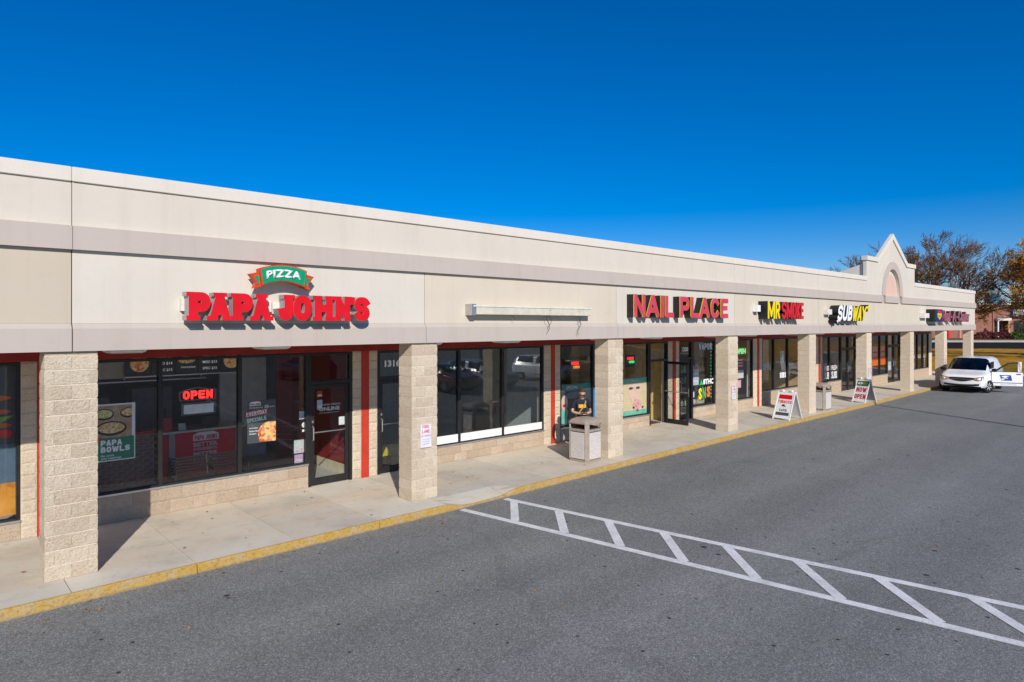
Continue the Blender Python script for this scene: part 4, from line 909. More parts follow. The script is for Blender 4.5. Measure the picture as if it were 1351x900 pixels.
# next shop: lettering, big posters
p = thing('window_lettering', (29.75, GY-.012, 1.12), 'white lettering low on the middle pane behind the tobacco board', 'lettering'); btext('SUBS', 0, .62, 0, .26, 0, M_wht, p, .24)
p = thing('window_lettering', (28.05, GY-.012, 1.55), 'faint white lettering on the pane beside the red strip', 'lettering'); text('OPEN', 0, .75, 0, .30, 0, M_frost, p, bold=.03)
p = thing('window_notice', (29.85, GY+.02, 1.75), 'pale blue and white notice on the middle pane', 'notice'); flat('sheet', rec(0, .42, 0, .62), 0, plain('ntb', (.62, .68, .74), .6), p, .003); flat('print_line', rec(.06, .36, .35, .55), -.004, plain('ntb2', (.2, .35, .55), .6), p, .002)
for x, lab in ((34.85, 'white scribbled lettering low on the far window left pane'), (35.75, 'white scribbled lettering low on the pane beside the glass doors')):
    p = thing('window_lettering', (x, GY-.012, .75), lab, 'lettering'); text('FRESH', 0, .75, .45, .70, 0, M_frost, p, bold=.03); text('SUBS', 0, .75, 0, .38, 0, M_txt, p, bold=.03)
for x, w_, lab in ((41.75, 1.1, 'tall red and orange poster in the far shop window left pane'), (43.15, 1.0, 'tall red and orange poster in the far shop window right pane')):
    p = thing('window_poster', (x, GY+.03, 1.15), lab, 'poster'); flat('sheet', rec(0, w_, 0, 1.25), 0, plain('deep_red', (.60, .045, .03), .5), p, .003); flat('orange_band', rec(0, w_, 0, .32), -.004, plain('vivid_orange', (.85, .16, .02), .5), p, .003); text('SAVE', .15, w_-.15, .85, 1.15, -.004, M_frost, p, bold=.04); text('NOW', .15, w_-.15, .5, .75, -.004, M_frost, p, bold=.04)
for x, lab in ((49.3, 'white poster in the first narrow pane near the end pier'), (50.6, 'white poster in the middle narrow pane near the end pier'), (51.7, 'white poster in the last narrow pane near the end pier')):
    p = thing('window_poster', (x, GY+.03, 1.3), lab, 'poster'); flat('sheet', rec(0, .62, 0, .8), 0, plain('poster_lav', (.50, .48, .55), .6), p, .003); flat('photo', rec(.06, .56, .1, .5), -.004, M_wood, p, .002)
p = thing('window_poster', (44.62, YW+.088, .75), 'pale blue notice low on the far glass door', 'poster'); flat('sheet', rec(0, .55, 0, .55), 0, plain('pale_blue', (.5, .62, .72), .6), p, .003); flat('print', rec(.08, .47, .1, .3), -.004, M_wht, p, .002)
# left shop poster
p = thing('window_poster', (.55, GY+.03, .42), 'large dark window poster with red sausages and a green leaf', 'poster')
flat('sheet', rec(0, .78, 0, 2.5), 0, plain('poster_slate', (.05, .07, .09), .5), p, .003); flat('wood_band', rec(0, .78, 0, .55), -.004, foodmat('wood_print', [(.30, .10, .01), (.55, .24, .03), (.62, .30, .05)], 3), p, .003); flat('blue_band', rec(0, .78, .55, 1.2), -.004, plain('poster_blue', (.07, .12, .17), .5), p, .003)
for k, z in enumerate((1.98, 1.75, 1.52)):
    e = ell(.35, z, .38, .055); flat('sausage_print', e, -.008, foodmat('sausage', [(.35, .05, .02), (.55, .12, .04), (.25, .03, .01)], 14), p, .003, None)
flat('leaf_print', [(.1, 1.40), (.45, 1.48), (.76, 1.68), (.5, 1.66), (.2, 1.58)], -.013, plain('leaf_green', (.16, .36, .06), .5), p, .003)
flat('pepper_print', ell(.62, 1.38, .12, .07), -.012, M_pred, p, .003)

# ================================================================== STREET FURNITURE
def litter_bin(loc, rz, label):
    t = thing('litter_bin', loc, label, 'litter bin', 'concrete litter bins on the walkway', rz)
    hw, c = .345, .085
    oct_ = lambda r, cc: [(-r+cc, -r), (r-cc, -r), (r, -r+cc), (r, r-cc), (r-cc, r), (-r+cc, r), (-r, r-cc), (-r, -r+cc)]
    m = MB(); m.prism(oct_(hw-.01, c), 'z', 0, .055); m.build('plinth', M_binrim, t)
    m = MB(); m.prism(oct_(hw-.03, c-.01), 'z', .056, .80); m.build('body', M_binrim, t)
    for k in range(4):
        m = MB(); m.bevbox(-hw+c+.02, hw-c-.02, -hw+.004, -hw+.035, .07, .775, .012); m.xf(Matrix.Rotation(k*math.pi/2, 4, 'Z')); m.build('aggregate_panel', M_aggr, t)
        m = MB(); m.prism([(hw-c-.022, -hw+.028), (hw-c, -hw-.004), (hw+.004, -hw+c), (hw-.028, -hw+c+.022)], 'z', .057, 1.02); m.xf(Matrix.Rotation(k*math.pi/2, 4, 'Z')); m.build('corner_post', M_binrim, t)
    m = MB(); m.prism(oct_(hw+.004, c), 'z', .802, .86)
    m.build('rim', M_binrim, t)
    m = MB(); m.prism(oct_(hw-.06, c), 'z', .861, .90); m.build('liner', M_black, t)
    # domed hood
    m = MB(); vs = []; rings = [(hw+.012, 1.0), (hw+.012, 1.035), (hw-.05, 1.10), (hw-.16, 1.14), (.05, 1.155)]
    for r_, z in rings: vs += [(x, y, z) for x, y in oct_(r_, c*r_/hw)]
    fs = [(i*8+k, i*8+(k+1) % 8, i*8+8+(k+1) % 8, i*8+8+k) for i in range(4) for k in range(8)]+[tuple(range(7, -1, -1)), tuple(range(32, 40))]
    m.add(vs, fs); m.build('hood', M_binrim, t); return t
litter_bin((13.33, .32, 0), R(2), 'square concrete litter bin with aggregate panels in front of the person')
litter_bin((28.42, .22, 0), R(-3), 'square concrete litter bin half hidden behind the pillar by the TOBACCO board')

def a_board(name, loc, rz, W_, H_, label, face, inner):
    t = thing(name, loc, label, 'sign board', 'folding boards on the walkway', rz)
    sp = .44
    for sg in (-1, 1):
        tilt = Matrix.Translation((0, sg*sp, 0)) @ Matrix.Rotation(R(22)*sg, 4, 'X')
        m = MB(); f_ = .045
        m.bevbox(-W_/2, -W_/2+f_, -.014, .014, 0, H_, .004); m.bevbox(W_/2-f_, W_/2, -.014, .014, 0, H_, .004)
        m.bevbox(-W_/2+f_+.001, W_/2-f_-.001, -.012, .012, H_-.05, H_, .004); m.bevbox(-W_/2+f_+.001, W_/2-f_-.001, -.012, .012, .06, .10, .004); m.xf(tilt); m.build('frame', M_white_p, t)
        m = MB(); m.box(-W_/2+f_-.005, W_/2-f_+.005, -.005, .005, .095, H_-.045); m.xf(tilt); pn = m.build('panel', M_white_p if sg < 0 else inner, t)
        if sg < 0: face(t, tilt, W_, H_)
    for x in (-W_/4, W_/4): m = MB(); m.bevbox(x-.05, x+.05, -.06, .06, H_*.93-.01, H_*.93+.05, .012); m.build('hinge', M_white_p, t)
    m = MB(); m.tube([(-W_*.3, -.22, .45), (-W_*.3, .22, .45)], .008, 5); m.build('stay', M_greyp, t); return t
def face_tob(t, M, W_, H_):
    y = -.006
    flat('red_bar', rec(-.27, .27, .83, 1.0), y, M_papared, t, .003, M); flat('black_bar', rec(-.27, .27, .18, .30), y, M_posgrey, t, .003, M)
    btext('TOBACCO', -.28, .28, .66, .78, y-.001, M_papared, t, .22, M=M); text('&', -.11, .11, .46, .62, y-.001, M_black, t, bold=.06, M=M); btext('VAPE', -.16, .16, .335, .43, y-.001, M_black, t, .2, M=M)
def face_sub(t, M, W_, H_):
    y = -.006
    flat('green_bar', rec(-.30, .30, .82, 1.06), y, plain('board_green', (.01, .16, .06), .5), t, .003, M)
    text('SUB', -.24, -.01, .89, 1.0, y-.004, M_wht, t, bold=.05, shear=.25, M=M); text('WAY', -.01, .24, .89, 1.0, y-.004, M_yel, t, bold=.05, shear=.25, M=M)
    btext('NOW', -.25, .25, .52, .75, y-.001, plain('board_red', (.50, .02, .05), .5), t, .22, M=M); btext('OPEN', -.27, .27, .19, .42, y-.001, plain('board_red', (.50, .02, .05), .5), t, .22, M=M)
a_board('folding_board', (24.72, -.02, 0), R(-97), .72, 1.14, 'white folding board reading TOBACCO & VAPE with a red bar, on the walkway', face_tob, M_white_p)
a_board('folding_board', (32.65, -.06, 0), R(-104), .66, 1.18, 'white folding board reading NOW OPEN under a green strip, by the kerb', face_sub, plain('board_grey', (.30, .30, .31), .6))

# lamp post in the parking lot (its shadow crosses the drive lane)
lp = thing('lamp_post', (25.9, -14.4, ZR), 'tall dark lamp post in the parking lot that throws a thin shadow over the lane', 'lamp post')
m = MB(); m.lathe([(.32, 0), (.32, .75), (.30, .80), (.0, .80)], 16); m.build('concrete_base', M_slab, lp); m = MB(); m.tube([(0, 0, .8), (0, 0, 9.2)], [.11, .075], 10); m.build('pole', M_frame, lp)
m = MB(); m.tube([(0, 0, 9.1), (0, .7, 9.25)], .04, 8); m.build('arm', M_frame, lp); m = MB(); m.bevbox(-.2, .2, .65, 1.3, 9.17, 9.33, .03); m.build('lamp_head', M_frame, lp)

# ================================================================== VEHICLES
M_carglass = glass_mat('car_glass', (.42, .47, .47), 1.3); M_doorglass = glass_mat('door_window_glass', (.74, .84, .80), 1.0); M_tyre = plain('tyre_rubber', (.018, .018, .018), .85); M_rim = plain('wheel_silver', (.62, .62, .63), .4, .5, .2)
M_lens = plain('headlight_lens', (.16, .165, .17), .08, .8); M_amber = plain('amber_lens', (.75, .30, .02), .25); M_cabin = plain('cabin_dark', (.03, .03, .033), .8)
def carpaint(name, col, rough=.22):
    m, t, b = base_mat(name, col, rough, .5); b.inputs['Coat Weight'].default_value = .6; b.inputs['Coat Roughness'].default_value = .06; return m
def lerp_tab(tab, x):
    for (a, va), (b, vb) in zip(tab, tab[1:]):
        if x <= b:
            k = (x-a)/(b-a); return [p+(q-p)*k for p, q in zip(va, vb)]
    return list(tab[-1][1])
def vehicle(loc, rz, label, paint, cat='van', group=None, mail=False, k=1.0, lowroof=0):
    t = thing('minivan' if not lowroof else 'parked_car', loc, label, cat, group, rz)
    # x runs rearwards from the nose; rows: [half width, belt z, top z, roof half width]
    L = 5.1; rf = 1.74-lowroof
    tab = [(0.0, [.76, .80, .85, .60]), (.06, [.88, .83, .895, .70]), (.2, [.95, .87, .94, .74]), (.55, [.985, .93, .99, .77]), (.9, [1.0, .985, 1.06, .80]), (1.12, [1.0, 1.02, 1.12, .82]),
           (1.6, [1.0, 1.03, 1.44, .79]), (2.05, [1.0, 1.04, rf-.045, .765]), (2.4, [1.0, 1.045, rf-.005, .765]), (3.3, [1.0, 1.06, rf+.01, .765]), (4.2, [1.0, 1.09, rf-.02, .71]), (4.75, [.985, 1.10, rf-.08, .68]), (5.0, [.95, 1.09, 1.30, .66]), (5.1, [.86, .95, 1.02, .58])]
    st = [0, .03, .06, .12, .2, .35, .55, .75, .9, 1.12, 1.36, 1.6, 1.83, 2.05, 2.4, 2.75, 3.0, 3.3, 3.6, 3.9, 4.2, 4.5, 4.75, 4.88, 5.0, 5.06, 5.1]
    def ring(x):
        hw, zb, zt, rw = lerp_tab(tab, x)
        zlow = .26 if .35 < x < 4.8 else .30
        if x < .07: zlow = .36
        dz = zt-zb; cab = 1.1 < x < 5.02
        pts = [(hw*.90, zlow), (hw*.985, zlow+.10), (hw, .62), (hw*.985, zb-.06), (hw*.955, zb)]
        if cab: pts += [(rw+(hw*.93-rw)*.75, zb+dz*.25), (rw+(hw*.93-rw)*.28, zb+dz*.72), (rw+.01, zb+dz*.88), (rw-.10, zb+dz*.97), (rw*.5, zt)]
        else: pts += [(hw*.93, zb+dz*.3), (hw*.88, zb+dz*.6), (hw*.80, zb+dz*.85), (hw*.65, zb+dz*.95), (hw*.35, zt)]
        return pts
    rings = [ring(x) for x in st]; n = 10
    def V(i, j, s): y, z = rings[i][j]; return (st[i], s*y, z)
    bodies = {'body': MB(), 'ws': MB(), 'sw': MB(), 'rw': MB()}
    def wheelcut(x, z): return any((x-cx)**2+(z-.34)**2 < .40**2 for cx in (.98, 4.02))
    for i in range(len(st)-1):
        for s in (1, -1):
            for j in range(n-1):
                q = [V(i, j, s), V(i+1, j, s), V(i+1, j+1, s), V(i, j+1, s)]; xm = (st[i]+st[i+1])/2
                key = 'body'
                if 1.12 <= st[i] and st[i+1] <= 2.05 and j >= 7: key = 'ws'
                elif 5 <= j <= 6 and 1.6 <= st[i] and st[i+1] <= (2.05 if mail else 4.5) and not (not mail and 2.75 <= st[i] < 3.0): key = 'sw'
                elif j >= 6 and st[i] >= 4.75 and st[i+1] <= 5.0 and not mail: key = 'rw'
                if key == 'body' and j <= 1 and (abs(xm-.98) < .40 or abs(xm-4.02) < .40): continue
                bodies[key].add(q, [(0, 1, 2, 3)])
            y0, z0 = rings[i][9]; y1, z1 = rings[i+1][9]
        a, b = rings[i][9], rings[i+1][9]; q = [(st[i], a[0], a[1]), (st[i+1], b[0], b[1]), (st[i+1], -b[0], b[1]), (st[i], -a[0], a[1])]
        key = 'ws' if 1.12 <= st[i] and st[i+1] <= 2.05 else 'rw' if (st[i] >= 4.75 and st[i+1] <= 5.0 and not mail) else 'body'
        bodies[key].add(q, [(0, 1, 2, 3)])
    for i in (0, len(st)-1):
        pts = [(st[i], y, z) for y, z in rings[i]]; bodies['body'].add(pts+[(x, -y, z) for x, y, z in pts][::-1], [tuple(range(20))])
    S = Matrix.Scale(k, 4)
    def fin(mb, name, mat, par=t, sm=False, weld=False):
        mb.xf(S); o = mb.build(name, mat, par, smooth=sm)
        if weld:
            bm = bmesh.new(); bm.from_mesh(o.data); bmesh.ops.remove_doubles(bm, verts=bm.verts, dist=1e-4); bmesh.ops.recalc_face_normals(bm, faces=bm.faces); bm.to_mesh(o.data); bm.free()
            o.data.polygons.foreach_set('use_smooth', [True]*len(o.data.polygons))
        return o
    body = fin(bodies['body'], 'body', paint, sm=True, weld=True); fin(bodies['ws'], 'windscreen', M_carglass, sm=True, weld=True)
    if bodies['sw'].v: fin(bodies['sw'], 'side_window', M_carglass, sm=True, weld=True)
    if bodies['rw'].v: fin(bodies['rw'], 'rear_window', M_carglass, sm=True, weld=True)
    m = MB(); m.bevbox(.35, 4.8, -.86, .86, .22, .30, .02); m.box(1.42, 1.9, -.86, .86, .70, .98); fin(m, 'cabin_floor', M_cabin)
    for x in (2.35, 3.4):
        for y in (-.42, .42):
            m = MB(); m.bevbox(x, x+.55, y-.25, y+.25, .45, .66, .04); m.bevbox(x+.45, x+.62, y-.25, y+.25, .60, 1.18, .05); m.bevbox(x+.48, x+.60, y-.13, y+.13, 1.19, 1.38, .03); fin(m, 'seat', M_dark)
    # wheels with arches
    for cx in (.98, 4.02):
        for s in (-1, 1):
            m = MB(); m.lathe([(.20, -.11), (.315, -.115), (.338, -.07), (.338, .07), (.315, .115), (.20, .11)], 28, axis='y'); ST = Matrix.Rotation(R(-24 if mail and cx < 2 else 0), 4, 'Z'); m.xf(Matrix.Translation((cx, s*.885, .338)) @ ST); w_ = fin(m, 'wheel', M_tyre, sm=True)
            m = MB(); m.lathe([(.205, -.09), (.205, .085), (.18, .10), (.06, .075), (.055, .10), (.0, .10)], 24, axis='y')
            for q in range(7):
                a = 2*math.pi*q/7; mm = MB(); mm.bevbox(.05, .195, .085, .112, -.022, .022, .006); mm.xf(Matrix.Rotation(a, 4, 'Y')); m.add(mm.v, mm.f)
            if s < 0: m.xf(Matrix.Rotation(math.pi, 4, 'Z'))
            m.xf(Matrix.Translation((cx, s*.885, .338)) @ ST); fin(m, 'rim', M_rim, w_)
            arcp = [(cx+.40*math.cos(a), .36+.40*math.sin(a)) for a in [math.pi*q/14 for q in range(15)]]; arci = [(cx+.355*math.cos(a), .36+.355*math.sin(a)) for a in [math.pi*q/14 for q in range(15)]]
            m = MB(); nA = 15; vs = [(x, s*.995, z) for x, z in arcp]+[(x, s*.985, z) for x, z in arci]+[(x, s*.70, z) for x, z in arci]
            fs = [(i, i+1, nA+i+1, nA+i) for i in range(14)]+[(nA+i, nA+i+1, 2*nA+i+1, 2*nA+i) for i in range(14)]; m.add(vs, fs); fin(m, 'wheel_arch', M_black)
    # front: grille, lamps, lower intake
    def onface(y, z, dx=-.012):
        # x of the nose surface at |y|, z by scanning stations
        for i in range(len(st)-1):
            for x in [st[i]+(st[i+1]-st[i])*q/6 for q in range(6)]:
                r_ = ring(x); ys = None
                for (ya, za), (yb, zb2) in zip(r_, r_[1:]):
                    if min(za, zb2) <= z <= max(za, zb2) and za != zb2: ys = max(ys or 0, ya+(yb-ya)*(z-za)/(zb2-za))
                if ys is not None and ys >= abs(y): return x+dx
        return .9
    def patch(name, poly, mat, dx, nseg=8, par=t):
        # poly: list of (y, zlo, zhi) columns laid over the nose
        m = MB(); vs = []
        for (y, a, b) in poly:
            for q in range(4): z = a+(b-a)*q/3; vs.append((onface(y, z, dx), y, z))
        fs = [(i*4+q, i*4+q+1, i*4+q+5, i*4+q+4) for i in range(len(poly)-1) for q in range(3)]
        nn = len(vs); vs2 = vs+[(x+.05, y, z) for x, y, z in vs]
        per = [i*4 for i in range(len(poly))]+[(len(poly)-1)*4+q for q in (1, 2, 3)]+[i*4+3 for i in range(len(poly)-2, -1, -1)]+[2, 1]
        fs += [(a, b, b+nn, a+nn) for a, b in zip(per, per[1:]+per[:1])]
        m.add(vs2, fs); return fin(m, name, mat, par)
    cols_ = lambda y0, y1, f, N=9: [(y0+(y1-y0)*q/N, *f(y0+(y1-y0)*q/N)) for q in range(N+1)]
    patch('grille', cols_(-.52, .52, lambda y: (.60+.10*(y/.5)**2, .80-.01*(y/.5)**4)), M_black, -.022)
    patch('lower_intake', cols_(-.74, .74, lambda y: (.36+.045*(y/.74)**2, .455+.045*(y/.74)**2), 11), M_black, -.02)
    for s in (-1, 1):
        patch('headlight', [(s*a, lo, hi) for a, lo, hi in ((.54, .69, .80), (.62, .655, .81), (.74, .65, .83), (.84, .67, .85), (.90, .70, .865), (.945, .76, .87))], M_lens, -.02)
        patch('indicator', [(s*a, lo, hi) for a, lo, hi in ((.545, .70, .785), (.59, .68, .79), (.64, .68, .79))], M_amber, -.03)
        m = MB(); m.bevbox(-.06, .10, -.12, .10, 0, .17, .04); m.xf(Matrix.Translation((1.45, s*1.10, 1.04))); mo = fin(m, 'mirror', M_black); m = MB(); m.tube([(1.45, s*.95, 1.02), (1.45, s*1.05, 1.07)], .025, 6); fin(m, 'mirror_arm', M_black, mo)
        m = MB(); m.bevbox(5.0, 5.08, s*.80-.10, s*.80+.10, .80, 1.02, .02); fin(m, 'tail_lamp', plain('tail_red', (.35, .01, .01), .2))
    for s in (-1, 1): patch('headlight_highlight', [(s*a, lo, hi) for a, lo, hi in ((.67, .69, .775), (.74, .68, .79), (.81, .70, .80))], M_wht, -.027)  # white patch painting a highlight onto the dark lens
    patch('grille_bar', cols_(-.47, .47, lambda y: (.70, .712)), M_alu, -.028)
    m = MB()
    for s in (-.45, .05): m.tube([(1.14, s, 1.14), (1.40, s+.42, 1.325)], .012, 5)
    fin(m, 'wiper', M_black)
    m = MB()
    for s in (-1, 1):
        m.box(1.45, 4.6, s*1.003-.003, s*1.003+.003, .50, .53)
        if not mail or s < 0: m.box(1.40, 1.41, s*1.001-.003, s*1.001+.003, .36, 1.0); m.box(2.72, 2.73, s*1.001-.003, s*1.001+.003, .36, 1.0)
    fin(m, 'side_trim', M_black)
    if mail:
        # driver's door swung open on the vehicle's left (+y before rotation is the near side)
        m = MB(); A = -1
        m.bevbox(1.42, 2.72, A*1.006-.003, A*1.006+.003, .36, 1.035, .002); m.bevbox(1.85, 2.68, A*.90-.003, A*.90+.003, 1.05, 1.52, .002); fin(m, 'door_opening', M_black)
        hd = link('door', None, t); bpy.data.objects.remove(hd)
        Mx = Matrix.Translation((1.42, A*1.0, 0)) @ Matrix.Rotation(R(-66), 4, 'Z')
        m = MB(); m.bevbox(0, 1.30, -.05, .05, .34, 1.04, .02); m.xf(Mx); dr = fin(m, 'door', paint)
        m = MB(); fr_ = [(0.05, 1.045), (.45, 1.36), (.70, 1.52), (1.18, 1.56), (1.28, 1.045)]; fi_ = [(.20, 1.06), (.50, 1.32), (.72, 1.46), (1.10, 1.49), (1.17, 1.06)]
        V2, F2 = union2d([fr_], (-1, 0, 3, 3), [fi_]); extrude2d(m, V2, F2, -.02, .02, 0, 0); m.xf(Mx); o = fin(m, 'window_frame', M_black, dr); clean_mesh(o.data)
        m = MB(); m.prism(fi_, 'y', -.005, .005); m.xf(Mx); fin(m, 'window_pane', M_doorglass, dr)
        m = MB(); m.bevbox(1.10, 1.26, -.02, .02, 1.06, 1.57, .01); m.xf(Matrix.Translation((0, 0, 0))); m.xf(Mx); fin(m, 'window_post', paint, dr)
        m = MB(); m.box(.02, 1.28, -.058, -.052, .49, .52); m.xf(Mx); fin(m, 'door_trim', M_black, dr)
        m = MB(); m.bevbox(1.02, 1.22, -.075, -.052, .93, .97, .008); m.xf(Mx); fin(m, 'door_handle', M_black, dr)
        m = MB(); m.prism([(.42, .62), (.86, .62), (.80, .90), (.33, .90)], 'y', -.056, -.052); m.xf(Mx); fin(m, 'emblem', plain('emblem_blue', (.02, .07, .34), .4), dr)
        m = MB(); m.prism([(.38, .82), (.56, .87), (.74, .83), (.60, .80), (.70, .70), (.50, .78)], 'y', -.060, -.057); m.prism([(.40, .72), (.60, .74), (.48, .65), (.43, .65)], 'y', -.060, -.057); m.xf(Mx); fin(m, 'emblem_eagle', M_wht, dr)
        text('UNITED STATES MAIL', .35, 1.05, .40, .44, -.053, M_blue_p, dr, M=S @ Mx)
        m = MB(); m.bevbox(.06, 1.22, .051, .07, .40, 1.0, .01); m.xf(Mx); fin(m, 'door_lining', M_cabin, dr)
        text('UNITED STATES MAIL', -.30, .30, .985, 1.01, 0, M_blue_p, t, M=S @ Matrix.Translation((.62, 0, .06)) @ Matrix.Rotation(R(-90), 4, 'Z') @ Matrix.Rotation(R(-80), 4, 'X') @ Matrix.Translation((0, 0, -.95)))
    return t
vehicle((42.3, -1.72, ZR), R(1.5), 'white mail minivan with its driver door swung open, parked by the kerb', carpaint('white_paint', (.84, .84, .83), .3), mail=True, k=1.09)
for (x, y, rz, lab, c, lr) in ((25.2, -11.0, -90, 'silver estate car parked behind the lane, reflected in the empty shop window', (.45, .46, .48), .12), (22.4, -11.2, -90, 'dark red car parked behind the lane beside the silver one', (.20, .03, .03), .22),
        (31.0, -11.1, -90, 'white people carrier parked behind the lane', (.72, .72, .70), 0), (36.3, -11.0, -90, 'grey car parked behind the lane nearest the van', (.16, .165, .17), .2), (19.5, -27.5, 90, 'dark car in the second parking row, reflected in the pizza shop window', (.05, .05, .055), .15)):
    vehicle((x, y, ZR), R(rz), lab, carpaint('paint_'+lab[:9].replace(' ', '_'), c), 'car' if lr else 'van', 'cars parked in the lot', False, 1.0, lr)

# ================================================================== PERSON
def skin_mesh(name, verts, edges, radii, mat, parent, M, lv=2, root=0):
    me = bpy.data.meshes.new(name); me.from_pydata(verts, edges, []); o = bpy.data.objects.new(name, me); COL.objects.link(o)
    sk = o.modifiers.new('s', 'SKIN'); sk.use_smooth_shade = True
    for i, d in enumerate(me.skin_vertices[0].data):
        r_ = radii[i]; d.radius = r_ if isinstance(r_, tuple) else (r_, r_); d.use_root = i == root
    sb = o.modifiers.new('b', 'SUBSURF'); sb.levels = lv; sb.render_levels = lv
    dg = bpy.context.evaluated_depsgraph_get(); m2 = bpy.data.meshes.new_from_object(o.evaluated_get(dg)); bpy.data.objects.remove(o)
    m2.transform(M); m2.materials.clear(); m2.materials.append(mat); m2.name = name
    m2.polygons.foreach_set('use_smooth', [True]*len(m2.polygons)); return link(name, m2, parent)
def chain(V, E, Rr, pts, rs, start=None):
    idx = []
    for p_, r_ in zip(pts, rs):
        V.append(p_); Rr.append(r_); idx.append(len(V)-1)
        if len(idx) > 1: E.append((idx[-2], idx[-1]))
    if start is not None: E.append((start, idx[0]))
    return idx
def limb_mesh(name, pts, rs, mat, parent, M, seg=12, sm=True):
    m = MB(); m.tube(pts, rs, seg); m.xf(M); return m.build(name, mat, parent, smooth=sm)
M_skin = plain('skin', (.56, .33, .235), .55, .35, var=.06); M_tee = plain('navy_tee', (.018, .020, .034), .85); M_jean = plain('washed_denim', (.20, .30, .46), .85, var=.3, scale=9); M_hair = plain('brown_hair', (.06, .035, .02), .7)
def plaid():
    m, t, b = base_mat('red_plaid', (.4, .02, .03), .85); co = coords(t); ck = nd(t, 'ShaderNodeTexChecker'); ck.inputs['Scale'].default_value = 24; t.links.new(co, ck.inputs['Vector'])
    t.links.new(mix(t, (.45, .012, .02), (.06, .01, .015), ck.outputs['Fac']), b.inputs['Base Color']); return m
M_plaid = plaid()
pe = thing('person', (13.86, .92, 0), 'man in navy tee with yellow print and tied red plaid shirt, looking down at hands', 'person')
PM = Matrix.Rotation(R(-36), 4, 'Z') @ Matrix.Scale(1.055, 4)       # local: faces -Y, +X is his left
# body: hips, spine, neck, head, arms, hands with fingers, legs, feet in one skin
V, E, Q = [], [], []
sp = chain(V, E, Q, [(0,0,.93), (0,-.005,1.05), (0,.005,1.18), (0,.01,1.32), (0,.012,1.42), (0,-.005,1.49)], [(.125,.10), (.115,.09), (.125,.095), (.13,.095), (.085,.075), (.052,.052)])
HT = Matrix.Translation((0, -.03, 1.53)) @ Matrix.Rotation(R(30), 4, 'X') @ Matrix.Rotation(R(-12), 4, 'Z') @ Matrix.Translation((0, .03, -1.53))
hd = chain(V, E, Q, [tuple(HT @ Vector(q)) for q in [(0,-.03,1.54), (0,-.055,1.60), (0,-.045,1.66), (0,-.02,1.72)]], [(.058,.066), (.070,.085), (.074,.090), (.055,.066)], sp[-1])
for s in (-1, 1):
    el, wr = (s*.255, -.02, 1.13), (s*.075, -.235, 1.10)
    ar = chain(V, E, Q, [(s*.15, .012, 1.40), (s*.19, .01, 1.365), (s*.225, 0, 1.25), el, (s*.17, -.14, 1.105), wr, (s*.045, -.275, 1.105)], [.058, .054, .046, .041, .038, (.028, .023), (.032, .017)], sp[3])
    for q in range(4):
        bx = s*(.055-.022*q*1.0); L_ = [.062, .072, .068, .054][q]
        chain(V, E, Q, [(bx, -.305, 1.112-.004*q), (bx-s*.010, -.305-L_*.5, 1.108), (bx-s*.022, -.305-L_*.72, 1.085)], [.0105, .0095, .008], ar[-1])
    chain(V, E, Q, [(s*.05, -.270, 1.132), (s*.025, -.305, 1.142)], [.011, .009], ar[-1])
    lg = chain(V, E, Q, [(s*.095, 0, .88), (s*.11, -.01, .68), (s*.115, -.015, .49), (s*.12, .015, .28), (s*.125, .02, .09), (s*.13, -.05, .045), (s*.138, -.15, .035)], [.092, .082, .060, .056, .040, .038, (.040, .026)], sp[0])
skin_mesh('body', V, E, Q, M_skin, pe, PM)
V, E, Q = [], [], []
sp = chain(V, E, Q, [(0,0,.97), (0,-.005,1.07), (0,.005,1.19), (0,.01,1.32), (0,.012,1.425)], [(.145,.118), (.142,.112), (.150,.116), (.152,.114), (.095,.083)])
for s in (-1, 1): chain(V, E, Q, [(s*.15, .012, 1.405), (s*.195, .01, 1.37), (s*.228, 0, 1.25), (s*.240, -.005, 1.20)], [.072, .070, .066, .066], sp[3])
skin_mesh('tee_shirt', V, E, Q, M_tee, pe, PM)
V, E, Q = [], [], []
sp = chain(V, E, Q, [(0,0,1.00), (0,0,.93)], [(.150,.122), (.150,.122)])
for s in (-1, 1): chain(V, E, Q, [(s*.095, 0, .86), (s*.11, -.01, .68), (s*.115, -.015, .49), (s*.12, .015, .28), (s*.125, .018, .10)], [.110, .098, .080, .074, .070], sp[-1])
skin_mesh('jeans', V, E, Q, M_jean, pe, PM)
for s in (-1, 1): m = MB(); m.bevbox(-.05, .05, -.21, .09, 0, .085, .02); m.xf(Matrix.Translation((s*.132, -.01, .0))); m.xf(PM); m.build('shoe', M_white_p, pe, smooth=False)
# plaid shirt tied round the hips
m = MB(); rs = []
for z, rx, ry in ((1.02, .165, .135), (.98, .178, .148), (.90, .185, .155), (.80, .205, .17), (.72, .21, .18)): rs.append([(rx*math.cos(a)*(1+.04*math.sin(5*a+z*9)), ry*math.sin(a)*(1+.04*math.sin(5*a+z*9)), z-.02*math.sin(3*a)) for a in [2*math.pi*k/24 for k in range(24)]])
vs = [p_ for r_ in rs for p_ in r_]; fs = [(i*24+k, i*24+(k+1) % 24, i*24+24+(k+1) % 24, i*24+24+k) for i in range(4) for k in range(24)]; m.add(vs, fs); m.xf(PM); m.build('tied_shirt', M_plaid, pe, smooth=True)
for s in (-1, 1): limb_mesh('shirt_sleeve', [(s*.02, -.16, .99), (s*.05, -.20, .93), (s*.09, -.215, .80), (s*.10, -.20, .68)], [.03, .042, .045, .035], M_plaid, pe, PM)
